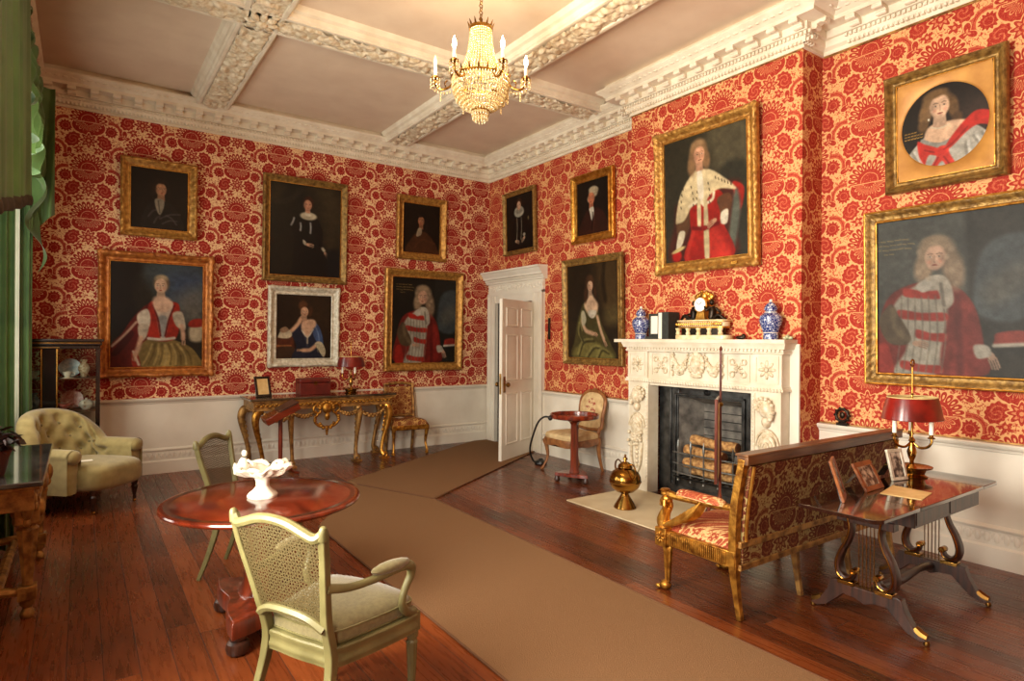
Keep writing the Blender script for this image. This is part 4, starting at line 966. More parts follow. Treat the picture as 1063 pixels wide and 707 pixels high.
for y0, y1, inner in ((YL0, YL1, YL1), (YR1, YR0, YR0)):
    m = wm(CP); m.b2((BX, y0, 0), (JF, y1, 1.13)); m.b2((BX, y0+(.012 if y0 > y1 else -.012), 0), (JF-.015, y1, .11))
    s = 1 if inner == YL1 else -1
    m.b2((JF-.012, inner, .11), (JF, inner+s*.035, 1.11))
    for i in range(30): m.ell((JF-.014, inner+s*.018, .13+.97*(i+.5)/30), (.01, .011, .014), None, 6, 5)
    j = m.build('jamb', W_['marble'], CP, ang=30)
    m = wm(CP); c = (y0+y1)/2+.018*s; X0 = JF; d = -s        # cherub in profile turned outward, on a scrolled terminal
    m.ell((X0-.02, c, .975), (.055, .066, .078), None, 16, 10); m.ell((X0-.035, c+s*.062, .955), (.03, .022, .02), None, 8, 6); m.ell((X0-.035, c+s*.045, .925), (.03, .03, .026), None, 8, 6)
    m.ell((X0-.06, c+s*.028, .985), (.01, .014, .01), None, 6, 4); m.ell((X0-.05, c+s*.05, .90), (.02, .022, .02), None, 8, 5); m.ell((X0-.02, c-s*.005, .87), (.035, .04, .05), None, 10, 6)
    for k in range(22): a = k*.52; q = .03+.0028*k; m.ell((X0-.045+.02*rng.random(), c-s*.03+cos(a)*q, 1.01+sin(a)*q*.8), (.02, .02, .02), None, 7, 5)
    for i in range(4):
        R = .105-.026*i
        m.tube([(X0-.012-.008*i, c+R*cos(PI*k/10), .66+R*1.35*sin(PI*k/10)) for k in range(11)], .012, 6)
    m.ell((X0-.005, c, .68), (.035, .085, .12), None, 14, 8)
    for k in range(26): m.ell((X0-.03+.012*rng.random(), c+rng.normal()*.05, .55+rng.normal()*.055), (.018, .02, .02), None, 7, 5)
    m.tube([(X0-.01, c-.07, .5), (X0-.02, c-.06, .3), (X0-.015, c, .16)], .014, 6, 4); m.tube([(X0-.01, c+.07, .5), (X0-.02, c+.06, .3), (X0-.015, c, .16)], .014, 6, 4)
    for k in range(8): m.ell((X0-.012, c, .48-.045*k), (.016, .03-.002*k, .022), None, 7, 5)
    m.build('cherub_relief', W_['marble3'], j, ang=60)
for y0, y1 in ((-3.322, -3.45), (-5.18, BY1+.001)):
    m = wm(CP); m.b2((BX-.02, y0, 0), (BX, y1, 1.53)); m.build('side_board', W_['white'], CP)

GR = thing('register_grate', 'burnished iron register grate with basket bars set in the marble fireplace', 'grate', (-.25, -4.31, 0))
OY0, OY1, OZ = -3.95, -4.68, .99
XI = -.262
m = wm(GR)
for a, b in (((XI, -3.70, 0), (-.24, OY0, 1.12)), ((XI, OY1, 0), (-.24, -4.93, 1.12)), ((XI, OY0, OZ), (-.24, OY1, 1.12)), ((XI, OY0, 0), (-.24, OY1, .20))): m.b2(a, b)
m.build('plate', W_['iron'], GR, bevel=.004)
m = wm(GR)
for o, w, h in ((.085, .02, .016), (.02, .018, .02), (0, .014, .01)):
    y0, y1, z1 = OY0+o, OY1-o, OZ+o
    m.b2((XI-h, y0, .02), (XI, y0+w, z1+w)); m.b2((XI-h, y1-w, .02), (XI, y1, z1+w)); m.b2((XI-h, y0+w, z1), (XI, y1-w, z1+w))
m.b2((XI-.016, -3.86, .03), (XI, -4.77, .10))
m.build('moulded_rim', W_['iron'], GR, bevel=.003)
m = wm(GR)
m.lathe([(.034, 0), (.034, .012), (.024, .018), (.016, .03), (.0, .034)], n=20, M=TR((XI, -4.30, 1.055), ry=-PI/2)); m.build('damper_knob', W_['iron_dk'], GR)
m = wm(GR)
lo = []
for x, y0, y1, z1 in ((-.255, OY0+.001, OY1-.001, OZ+.03), (-.02, -4.08, -4.58, .92)): lo.append([(x, y0, .16), (x, y1, .16), (x, y1, z1), (x, y0, z1)])
m.skin(lo, True, False, True); o = m.build('firebrick_lining', W_['soot'], GR, ang=10)
m = wm(GR)
for k in range(9):
    z = .2+.085*k; m.tube([(-.25, OY1+.004, z), (-.023, -4.578, z*.93+.02)], .0035, 4); m.tube([(-.023, -4.578, z*.93+.02), (-.023, -4.08, z*.93+.02)], .0035, 4)
m.build('mortar_lines', W_['iron_dk'], GR)
def barpath(z, bow): return [(XI, OY0+.03, z), (XI-.05, OY0, z), (XI-.06-bow, (OY0+OY1)/2, z), (XI-.05, OY1, z), (XI, OY1-.03, z)]
m = wm(GR)
for z in (.24, .33, .36+.08): m.tube(barpath(z, .015), .0085, 8, 5)
m.build('basket_bar', W_['iron_bar'], GR)
for k in range(5):
    y = OY0-.05-(abs(OY1-OY0)-.1)*k/4; x = XI-.058-.012*(1-abs(k-2)/2)
    m = wm(GR); m.tube([(x, y, .17), (x, y, .47)], .0075, 6); m.lathe([(.006, 0), (.014, .03), (.012, .06), (0, .12)], c=(x, y, .46), n=8); m.ell((x, y, .17), .013, None, 8, 6); m.build('spear_upright', W_['iron_bar'], GR)
m = wm(GR)
for k in range(9): y = OY0-.02-.69*k/8; m.tube([(XI-.05, y, .2), (-.06, y*.75-1.08, .2)], .008, 6)
m.tube([(XI-.06, OY0, .2), (XI-.075, -4.31, .2), (XI-.06, OY1, .2)], .01, 6, 4)
m.build('grate_floor', W_['iron_dk'], GR)
# five logs stacked in the basket
def log(y0, y1, x, z, r, label, dz=0, dx=0):
    L = y0-y1; t = thing('log', label, 'log', (x, (y0+y1)/2, z), 0, 'logs stacked in the grate')
    pts = [(dx*(u-.5)+.006*sin(u*9), (u-.5)*-L, dz*(u-.5)+.005*sin(u*7+1)) for u in np.linspace(0, 1, 12)]
    m = MB(); m.tube(pts, [r*(1+.07*sin(i*2.1)) for i in range(12)], 14, cap=False); m.build('bark', W_['log'], t)
    for i in (0, 11): m = MB(); m.ell(pts[i], (r*.99, .008, r*.99), None, 14, 5); m.build('cut_end', W_['logend'], t)
log(-4.05, -4.57, -.17, .255, .046, 'light brown log lying lowest in the grate behind the bars')
log(-4.03, -4.60, -.25, .345, .048, 'log second from the bottom of the stack in the grate', .02)
log(-4.06, -4.56, -.14, .35, .045, 'log at the back of the grate under the upper two logs')
log(-4.00, -4.45, -.20, .445, .05, 'stubby log just under the topmost log in the grate', -.02)
log(-4.06, -4.58, -.18, .556, .046, 'topmost log on the stack in the grate with dark cut end', -.015)
m = MB(); m.b2((-1.36, -3.515, .0005), (JF+.0, -5.06, .012)); 
struct(m.build('floor_hearth', W_['stone'], bevel=.004))

# mantelpiece ornaments
def ginger_jar(y, label):
    t = thing('ginger_jar', label, 'vase', (-.405, y, 1.567), 0, 'blue and white jars on the mantel')
    m = MB(); m.lathe([(.058, 0), (.062, .006), (.060, .05), (.066, .075), (.088, .13), (.094, .165), (.088, .2), (.062, .225), (.044, .235), (.044, .25), (.04, .25)], n=28); m.build('body', W_['delft'], t)
    m = MB(); m.lathe([(.05, .245), (.054, .25), (.054, .268), (.044, .29), (.028, .308), (.016, .316), (.012, .32)], n=24); l = m.build('lid', W_['delft'], t)
    m = MB(); m.ell((0, 0, .330), (.015, .015, .014), None, 10, 7); m.build('knop', W_['porc'], l)
    for z, r in ((.058, .0615), (.232, .051)):
        m = MB(); m.torus((0, 0, z), r, .003, 24, 6); m.build('white_band', W_['porc'], t)
ginger_jar(-3.57, 'blue and white lidded jar at the left end of the mantel shelf')
ginger_jar(-5.05, 'blue and white lidded jar at the right end of the mantel shelf')
t = thing('photo_stand', 'black folding stand with white card beside the left blue jar', 'frame', (-.40, -3.765, 1.567), -PI/2)
m = MB(); m.b2((-.085, -.01, .02), (.085, .006, .26)); m.build('panel', W_['book'], t, bevel=.004)
m = MB(); m.b2((-.095, -.05, 0), (.095, .05, .028)); m.build('foot', W_['book'], t, bevel=.004)
m = MB(); m.b2((-.05, -.014, .055), (.045, -.009, .235)); m.build('card', W_['card'], t)
t = thing('book', 'thick dark green book standing upright left of the mantel clock', 'book', (-.405, -3.935, 1.567), -PI/2)
m = MB(); m.b2((-.062, -.075, .004), (.0635, .075, .262)); m.build('page_block', W_['card'], t)
m = MB(); m.b2((-.07, -.08, 0), (-.062, .08, .268)); m.b2((.0635, -.08, 0), (.0715, .08, .268)); m.b2((-.03+.02, -.086, 0), (.0715, -.078, .268)); m.build('cover', W_['book'], t, bevel=.003)

CK = thing('mantel_clock', 'gilt and marble mantel clock with white dial and dark reclining figures', 'clock', (-.405, -4.355, 1.567), -PI/2)
m = MB()
def oval_slab(m, hw, hd, z0, z1, n=32):
    m.prism([(hw*math.copysign(abs(cos(2*PI*k/n))**.55, cos(2*PI*k/n)), hd*math.copysign(abs(sin(2*PI*k/n))**.55, sin(2*PI*k/n))) for k in range(n)], z0, z1)
oval_slab(m, .295, .092, 0, .04); oval_slab(m, .27, .08, .12, .165); oval_slab(m, .28, .086, .17, .182)
m.build('base', W_['marble2'], CK, bevel=.004)
m = MB(); oval_slab(m, .235, .062, .04, .105); m.build('gap_shade_block', W_['bronze'], CK)  # dark block added in place of the shaded gap between the feet
for x in (-.24, -.12, 0, .12, .24): m = MB(); m.lathe([(.018, .04), (.024, .055), (.016, .075), (.026, .10), (.026, .106)], n=12, c=(x, -.066, 0)); m.build('foot', W_['marble2'], CK)
m = MB(); oval_slab(m, .275, .084, .105, .12); oval_slab(m, .275, .084, .165, .17)
for k in range(22):
    x = -.25+.5*k/21; m.ell((x, -.08, .142), (.011, .008, .02), None, 6, 5)
m.build('ormolu_band', W_['gold_br'], CK, ang=60)
m = MB(); m.skin([[(-.07, -.05, .17), (.07, -.05, .17), (.07, .05, .17), (-.07, .05, .17)], [(-.05, -.045, .2), (.05, -.045, .2), (.05, .045, .2), (-.05, .045, .2)], [(-.038, -.04, .26), (.038, -.04, .26), (.038, .04, .26), (-.038, .04, .26)], [(-.05, -.045, .29), (.05, -.045, .29), (.05, .045, .29), (-.05, .045, .29)]], True, True, True)
m.lathe([(.072, -.05), (.076, -.045), (.076, .045), (.07, .05)], n=28, M=TR((0, 0, .325), rx=PI/2)); m.build('case', W_['gold_br'], CK)
m = MB(); m.lathe([(.064, 0), (.064, .006), (.06, .01), (0, .014)], n=28, M=TR((0, -.045, .325), rx=PI/2)); dl = m.build('dial', W_['dial'], CK)
m = MB(); m.tube([(0, -.060, .325), (.028, -.060, .352)], .003, 5); m.tube([(0, -.060, .325), (-.034, -.060, .345)], .0025, 5)
for k in range(12): a = k*PI/6; m.box((.05*sin(a), -.058, .325+.05*cos(a)), (.004, .002, .004))
m.build('hands', W_['ink'], dl)
m = MB()
for s in (-1, 1):
    for k in range(7): u = k/6; m.ell((s*(.055+.03*sin(u*5)), .01, .385+.055*u), (.03-.012*u, .014, .022), TR(ry=s*.7), 8, 5)
m.ell((0, .01, .41), (.035, .02, .04), None, 10, 7); m.ell((-.01, -.005, .45), (.016, .014, .018), None, 8, 6)
m.build('crest', W_['gold_br'], CK, ang=60)
for s in (-1, 1):
    m = MB(); m.tube([(s*.24, -.02, .19), (s*.19, -.03, .225), (s*.13, -.02, .19), (s*.10, -.01, .20)], [.012, .018, .024, .03], 8, 4); m.tube([(s*.10, -.01, .195), (s*.105, 0, .26), (s*.10, 0, .305)], [.032, .036, .026], 10, 4)
    m.ell((s*.10, -.004, .343), (.022, .022, .028), None, 10, 7); m.tube([(s*.10, -.02, .30), (s*.07, -.05, .27), (s*.055, -.05, .31)], [.013, .011, .009], 8, 4); m.tube([(s*.125, .02, .29), (s*.17, .03, .25), (s*.19, .0, .235)], [.013, .011, .009], 8, 4)
    m.tube([(s*.22, .03, .185), (s*.16, .035, .205), (s*.11, .03, .20)], [.016, .024, .028], 8, 4); m.build('reclining_figure', W_['bronze'], CK, ang=60)
m = MB(); m.ell((0, 0, .022), (.028, .016, .022), None, 10, 7); m.ell((.01, .03, .014), (.018, .022, .014), None, 9, 6); m.ell((-.008, -.03, .015), (.014, .02, .015), None, 9, 6)
tag(m.build('leaf_ornament', mat('green glaze', (118, 140, 104), .2, c2=(206, 198, 160), scale=50), loc=(-.38, -5.19, 1.567)), 'tiny green ornament on the mantel shelf right of the right jar', 'ornament')
m = MB(); m.ell((0, 0, .018), (.03, .05, .018), None, 10, 7); m.ell((0, -.03, .03), (.016, .02, .022), None, 9, 6)
tag(m.build('bronze_ornament', W_['bronze'], loc=(-.38, -4.74, 1.567)), 'small dark bronze ornament on the mantel shelf right of the clock', 'ornament')
# wall ornament on the dado rail
t = thing('dado_ornament', 'small bronze wreath mount on the dado rail right of the chimney breast', 'ornament', (-.03, -5.47, .86), -PI/2)
m = MB(); m.torus((0, -.012, .085), .05, .012, 18, 8, TR(rx=PI/2)); m.ell((0, -.012, .085), (.022, .012, .03), None, 8, 6)
for k in range(10): a = k*PI/5; m.ell((.055*cos(a), -.014, .085+.055*sin(a)), (.016, .01, .012), TR(ry=-a), 6, 5)
m.build('wreath', W_['bronze'], t, ang=60)
m = MB(); m.box((0, -.01, .012), (.09, .03, .024)); m.build('foot', W_['bronze'], t, bevel=.004)

# pole screen seen nearly edge on
t = thing('pole_screen', 'mahogany pole screen standing edge on before the fireplace', 'screen', (-.74, -4.80, .012))
m = MB(); m.tube([(0, 0, .14), (0, 0, 1.47)], .0105, 10); m.lathe([(.012, 0), (.02, .02), (.016, .04), (.022, .08), (.012, .14), (.013, .2), (.01, .26)], n=14, c=(0, 0, .12)); m.lathe([(.011, 0), (.016, .01), (.01, .025), (0, .04)], n=12, c=(0, 0, 1.46)); m.build('pole', W_['mahogv'], t)
va = math.atan2(3.28, 4.46)-rad(3.5)
m = MB(); m.M = TR((.02*cos(va+PI/2), .02*sin(va+PI/2), 0), rz=va)
m.b2((-.21, -.013, .36), (.21, .013, 1.06)); pn = m.build('panel', W_['mahogv'], t, bevel=.006)
m = MB(); m.M = TR((.02*cos(va+PI/2), .02*sin(va+PI/2), 0), rz=va); m.b2((-.18, -.0145, .40), (.18, .0145, 1.02)); m.build('needlework', W_['tap'], pn)
m = MB(); m.ell((0, 0, 1.0), (.03, .022, .022), None, 10, 7); m.build('clip', W_['brass_dk'], t)
for k in range(3):
    a = 2*PI*k/3+.5; m = MB(); m.tube([(0, 0, .16), (.07*cos(a), .07*sin(a), .15), (.13*cos(a), .13*sin(a), .06), (.20*cos(a), .20*sin(a), .016)], [.018, .02, .015, .016], 8, 4); m.build('leg', W_['mahogv'], t)

# brass coal vase on the hearth
t = thing('coal_scuttle', 'polished brass urn shaped coal scuttle with lid on the hearth corner', 'coal scuttle', (-1.09, -4.03, .012), .3)
m = MB(); m.lathe([(.10, 0), (.103, .008), (.092, .03), (.05, .10), (.034, .13), (.03, .14)], n=28); m.build('foot', W_['brass'], t)
m = MB(); m.lathe([(.03, .135), (.08, .15), (.125, .19), (.146, .24), (.142, .285), (.12, .328), (.08, .358), (.052, .366), (.05, .366)], n=32); m.lathe([(.144, .232), (.150, .242), (.144, .252)], n=32); m.build('bowl', W_['brass'], t)
m = MB(); m.lathe([(.054, .362), (.066, .368), (.068, .376), (.06, .396), (.036, .418), (.014, .426), (.012, .434), (.022, .446), (.02, .458), (.008, .468), (.011, .48), (0, .496)], n=26); m.build('lid', W_['brass'], t)
for s in (-1, 1):
    m = MB(); m.tube([(s*.13, 0, .28), (s*.175, 0, .32), (s*.18, 0, .38), (s*.13, 0, .42), (s*.06, 0, .40)], [.008, .009, .008, .007, .006], 8, 5); m.build('handle', W_['brass'], t, rz=1.0)
# ------------------------------------------------------------------ settee, lyre table and what stands on it
W_['sofa_back'] = damask('brown cut velvet', ((150, 132, 84), (112, 64, 36), (86, 34, 20)), 0, .13, .1, P=.46, H=.47, rough=.7)
W_['sofa_seat'] = damask('red cut velvet', ((196, 158, 106), (158, 80, 48), (132, 52, 32)), 0, .1, .1, P=.34, H=.35, rough=.7)
SO = thing('settee', 'long gilt settee with brown damask back turned towards the foreground', 'sofa', (-1.285, -5.72, 0))
sx0, sx1, syf, syb = -2.225, -.36, -5.46, -5.99
# back posts run down into the legs
for i, x in enumerate((sx0+.03, -1.59, -.99, sx1-.03)):
    m = wm(SO)
    if i in (0, 3): pts = [(x, syb-.02, 0), (x, syb+.005, .15), (x, syb+.02, .30), (x, syb+.015, .60), (x, syb-.035, .90)]; r = [.022, .026, .034, .034, .03]
    else: pts = [(x, syb-.02, 0), (x, syb+.005, .15), (x, syb+.02, .30), (x, syb+.02, .40)]; r = [.02, .024, .03, .02]
    m.tube(pts, r, 4, 5, up=(1, 1, 0), sx=1, sy=1); m.build('rear_leg', W_['gold_dk'] if i else W_['gold'], SO, bevel=.004)
for i, x in enumerate((sx0+.035, -1.59, -.99, sx1-.035)):
    m = wm(SO); m.lathe([(.018, .05), (.02, .08), (.03, .24), (.036, .27), (.026, .285), (.038, .30)], n=16, c=(x, syf-.03, 0), flute=8, fd=.22)
    m.ell((x-.008, syf-.02, .028), (.034, .04, .03), None, 10, 7)
    for k in range(4): m.ell((x-.03+.018*k-.008, syf+.018, .016), (.009, .018, .014), None, 7, 5)
    m.build('front_leg', W_['gold'], SO, ang=60)
m = wm(SO)
m.b2((sx0, syf-.05, .285), (sx1, syf, .375)); m.b2((sx0, syb, .285), (sx1, syb+.045, .375)); m.b2((sx0, syb, .285), (sx0+.045, syf, .375)); m.b2((sx1-.045, syb, .285), (sx1, syf, .375))
n_ = 34
for k in range(n_): y = syb+.06+(.44)*k/(n_-1); m.tube([(sx0-.003, y, .293), (sx0-.003, y, .367)], .0055, 5)
for k in range(110): x = sx0+.06+(sx1-sx0-.12)*k/109; m.tube([(x, syf+.003, .293), (x, syf+.003, .367)], .006, 5)
for x in (sx0+.02, sx1-.02): m.box((x, syf-.015, .332), (.085, .085, .115)); rosette(m, x-.045 if x < -1 else x+.045, syf-.015, .332, .04, 8, .01)
m.build('seat_rail', W_['gold'], SO, bevel=.003, ang=40)
m = wm(SO)
def dome(u, v):
    x = sx0+.03+(sx1-sx0-.06)*u; y = syb+.05+(syf-.035-syb-.05)*v
    e = (1-abs(2*u-1)**14)*(1-abs(2*v-1)**8); return (x, y, .372+.085*max(e, 0)**.5)
m.grid(dome, 60, 20); m.build('seat_cushion', W_['sofa_seat'], SO, ang=60)
yb = lambda z: syb-.005+(-.055)*(max(0, z-.5)/.4)**1.2
m = wm(SO)
m.skin([[(sx0+.06, yb(z)-.012, z), (sx1-.06, yb(z)-.012, z), (sx1-.06, yb(z)+.06, z), (sx0+.06, yb(z)+.06, z)] for z in (.43, .55, .65, .75, .86)], True, True, True); bk = m.build('back_panel', W_['sofa_back'], SO)
m = wm(SO); m.b2((sx0+.06, syb-.012, .30), (sx1-.06, syb+.02, .40)); m.build('lower_back_panel', W_['sofa_back'], SO)
m = wm(SO)
m.b2((sx0+.01, -6.066, .868), (sx1-.01, -5.995, .922)); m.b2((sx0, -6.072, .916), (sx1, -5.988, .93)); m.build('top_rail', W_['oak'], SO, bevel=.005)
m = wm(SO)
m.b2((sx0+.03, syb-.022, .395), (sx1-.03, syb+.02, .432)); m.b2((sx0+.03, syb-.022, .27), (sx1-.03, syb+.02, .305)); m.build('back_rail', W_['gold_dk'], SO, bevel=.004)
m = wm(SO)
for x in (sx0+.075, sx1-.075): m.tube([(x, yb(z)-.018, z) for z in (.43, .5, .6, .7, .8, .858)], .010, 6)
m.build('gilt_bead', W_['gold_br'], SO)
for sgn, x in ((-1, sx0+.03), (1, sx1-.03)):
    m = wm(SO); m.tube([(x, syb+.02, .615), (x, -5.8, .60), (x, -5.6, .592), (x, -5.50, .596)], [.022, .019, .021, .026], 8, 5, sx=1.15); m.ell((x, -5.475, .60), (.034, .032, .022), None, 10, 7); m.ell((x, -5.468, .618), (.036, .03, .012), None, 10, 6)
    ar = m.build('arm', W_['gold'], SO)
    m = wm(SO); m.grid(lambda u, v: (x+.042*cos(PI*v)*(1-abs(2*u-1)**6)**.5, -5.56-.36*u, .612+.04*sin(PI*v)*(1-abs(2*u-1)**6)**.5), 18, 8); m.build('arm_pad', W_['sofa_seat'], ar, ang=60)
    m = wm(SO)                                   # winged sphinx bust carrying the arm
    m.tube([(x, -5.475, .37), (x, -5.455, .42), (x, -5.47, .475), (x, -5.49, .52)], [.034, .042, .034, .024], 10, 5)
    m.ell((x, -5.465, .545), (.028, .032, .038), None, 12, 8); m.ell((x, -5.433, .54), (.008, .01, .012), None, 7, 5); m.ell((x, -5.438, .522), (.014, .012, .012), None, 8, 5)
    m.ell((x, -5.485, .565), (.034, .034, .03), None, 10, 7)
    for s in (-1, 1): m.tube([(x+s*.024, -5.485, .56), (x+s*.03, -5.49, .52), (x+s*.026, -5.48, .47)], [.012, .015, .01], 7, 4); m.ell((x+s*.02, -5.437, .435), (.016, .014, .018), None, 7, 5)
    m.build('sphinx_bust', W_['gold_br'], ar, ang=60)
    for s in (-1, 1):
        m = wm(SO)
        for k in range(9):
            u = k/8; y0 = -5.475-.012*k; z0 = .40+.004*k
            L = .07+.13*u; a = .35+.75*(1-u)*0+.25*u
            m.tube([(x+s*(.028+.002*k), y0, z0), (x+s*(.034+.002*k), y0-L*.55, z0+L*.25+.02*u), (x+s*.034, y0-L*.95, z0+L*.62+.05*u)], [.012, .017, .006], 7, 4, sx=.45)
        m.build('wing', W_['gold_br'], ar, ang=60)

ST = thing('sofa_table', 'polished rosewood table with brass strung lyre ends behind the settee', 'table', (-1.33, -6.48, 0))
tx0, tx1, ty0, ty1, TZ = -2.12, -.58, -6.70, -6.26, .705
def rrect(x0, y0, x1, y1, r, n=6):
    out = []
    for cx, cy, a0 in ((x1-r, y1-r, 0), (x0+r, y1-r, PI/2), (x0+r, y0+r, PI), (x1-r, y0+r, 1.5*PI)):
        for k in range(n+1): a = a0+PI/2*k/n; out.append((cx+r*cos(a), cy+r*sin(a)))
    return out
lf0, lf1 = -1.68, -.84
m = wm(ST); m.prism(rrect(lf0, ty0, lf1, ty1, .004, 2), TZ-.02, TZ); m.build('table_top', W_['rosewt'], ST, bevel=.003)
for side in (0, 1):
    P_ = rrect(tx0, ty0, tx1, ty1, .055)
    P_ = [p for p in P_ if (p[0] < lf0 if side == 0 else p[0] > lf1)]
    ex = lf0-.0015 if side == 0 else lf1+.0015
    if side == 0: P_ = P_+[(ex, ty0), (ex, ty1)]
    else: i = [k for k, p in enumerate(P_) if p[1] > -6.48]; j = [k for k, p in enumerate(P_) if p[1] <= -6.48]; P_ = [P_[k] for k in j]+[P_[k] for k in i]+[(ex, ty1), (ex, ty0)]
    m = wm(ST); m.prism(P_, TZ-.02, TZ); m.build('drop_leaf', W_['rosewt'], ST, bevel=.003)
m = wm(ST); m.b2((-1.66, -6.665, .585), (-.80, -6.295, TZ-.021)); fr = m.build('frieze', W_['rosew'], ST, bevel=.003)
for k in range(2):
    m = wm(ST); xa = -1.645+.42*k; m.b2((xa, -6.669, .597), (xa+.405, -6.660, TZ-.03)); d = m.build('drawer', W_['rosew'], fr, bevel=.002)
for x in (-1.655, -.82):
    yc = -6.425; m = wm(ST)
    low = [(-.305, .0), (-.30, .02), (-.25, .05), (-.19, .13), (-.155, .205), (-.10, .235), (0, .245), (.10, .235), (.155, .205), (.19, .13), (.25, .05), (.30, .02), (.305, 0)]
    up_ = [(.27, .035), (.215, .065), (.175, .15), (.14, .20)][::-1]
    outer = [(-.305, .012), (-.25, .045), (-.205, .12), (-.185, .18), (-.16, .188), (-.12, .176), (.12, .176), (.16, .188), (.185, .18), (.205, .12), (.25, .045), (.305, .012)]
    inner = [(.27, .0), (.21, .022), (.155, .075), (.115, .115), (.05, .112), (0, .092), (-.05, .112), (-.115, .115), (-.155, .075), (-.21, .022), (-.27, .0)]
    poly = outer+inner
    m.skin([[(x+s, yc+a, b+.018) for a, b in poly] for s in (-.026, .026)], True, True, True); bs = m.build('end_base', W_['rosew'], ST, bevel=.004)
    for s in (-1, 1):
        m = wm(ST); m.tube([(x, yc+s*.24, .068), (x, yc+s*.27, .048), (x, yc+s*.30, .040)], [.024, .026, .02], 8, 3); m.lathe([(0, .0), (.014, .004), (.016, .014), (.012, .026), (0, .03)], n=12, c=(x, yc+s*.297, 0)); m.build('brass_paw_caster', W_['brass_dk'], bs)
    for s in (-1, 1):
        m = wm(ST)
        ly = [(.03, .35), (.055, .325), (.085, .33), (.105, .36), (.06, .3)]
        pts = [(s*.062, .275), (s*.075, .245), (s*.11, .232), (s*.142, .258), (s*.15, .31), (s*.13, .38), (s*.095, .45), (s*.078, .52), (s*.09, .595)]
        m.tube([(x, yc+a, b-.01) for a, b in pts], [.02, .026, .03, .034, .034, .032, .028, .026, .028], 8, 6, up=(1, 0, 0), sx=.62, sy=1.05); lyb = m.build('lyre_arm', W_['rosew'], ST)
        m = wm(ST); m.lathe([(.016, -.032), (.018, -.028), (.018, .028), (.016, .032)], n=14, M=TR((x, yc+s*.062, .272), ry=PI/2)); m.tube([(x-.037, yc+a*1.0, b-.008) for a, b in pts], .0045, 6, 5); m.build('brass_inlay', W_['brass'], lyb)
    m = wm(ST); m.b2((x-.03, yc-.15, .545), (x+.03, yc+.15, .59)); m.build('lyre_bridge', W_['rosew'], ST, bevel=.003)
    for s in (-1, 1): m = wm(ST); m.b2((x-.03, yc+s*.055, .19), (x+.03, yc+s*.145, .212)); m.build('brass_fillet', W_['brass'], ST, bevel=.002)
    for k in range(5):
        m = wm(ST); yy = yc-.04+.02*k; m.tube([(x, yy, .185), (x, yy, .56)], .0032, 6); m.build('lyre_string', W_['brass'], ST)
m = wm(ST); m.tube([(-1.655, -6.425, .155), (-1.5, -6.425, .17), (-1.25, -6.425, .16), (-1.0, -6.425, .17), (-.835, -6.425, .155)], [.03, .02, .03, .02, .03], 12, 5); m.build('stretcher', W_['rosew'], ST)

def bouillotte(loc, label, s=1., rz=0):
    t = thing('candle_lamp', label, 'lamp', loc, rz, 'three candle lamps with red painted shades')
    S = lambda pr: [(a*s, b*s) for a, b in pr]
    m = MB(); m.lathe(S([(.085, 0), (.088, .006), (.075, .012), (.07, .02), (.078, .045), (.112, .058), (.114, .066), (.10, .062), (.03, .055), (.018, .075)]), n=28); m.build('base', W_['brass'], t)
    m = MB(); m.lathe(S([(.014, .06), (.012, .10), (.022, .125), (.028, .155), (.018, .19), (.012, .21), (.02, .225), (.012, .24), (.006, .25), (.0055, .66), (.0055, .695)]), n=16); m.ell((0, 0, .52*s), (.009*s, .009*s, .009*s), None, 8, 6); m.build('stem', W_['brass'], t)
    m = MB(); m.torus((0, 0, .715*s), .022*s, .005*s, 18, 8, TR(rx=PI/2)); m.build('ring_handle', W_['brass'], t)
    for k in range(3):
        a = 2*PI*k/3+.45; c, q = cos(a), sin(a)
        m = MB(); m.tube([(c*r*s, q*r*s, z*s) for r, z in ((.012, .21), (.045, .185), (.09, .195), (.112, .225), (.112, .25))], [.007*s, .008*s, .008*s, .008*s, .008*s], 8, 5); m.lathe(S([(.02, .25), (.022, .255), (.012, .261), (.012, .285)]), n=12, c=(c*.112*s, q*.112*s, 0)); ar = m.build('arm', W_['brass'], t)
        m = MB(); m.lathe(S([(.0125, .275), (.0125, .40), (.004, .402), (0, .41)]), n=12, c=(c*.112*s, q*.112*s, 0)); m.build('candle', W_['candle'], ar)
    m = MB()
    lo = []
    for r, z in ((.192, .365), (.19, .362), (.176, .43), (.155, .50), (.152, .50), (.173, .43), (.188, .366)): lo.append([(r*s*cos(2*PI*j/36)*1.06, r*s*sin(2*PI*j/36)*.86, z*s) for j in range(36)])
    m.skin(lo[:4]); sh = m.build('shade', W_['redshade'], t)
    m = MB(); m.skin(lo[4:]); m.tube([(x, y, z) for x, y, z in lo[3]], .003*s, 5, closed=True)
    for a in (0, PI): m.tube([(0, 0, .502*s), (.15*s*cos(a), .13*s*sin(a), .50*s)], .003*s, 5)
    m.build('shade_lining', W_['shadein'], sh)
bouillotte((-.885, -6.335, TZ), 'brass candle lamp with red shade on the rosewood sofa table')
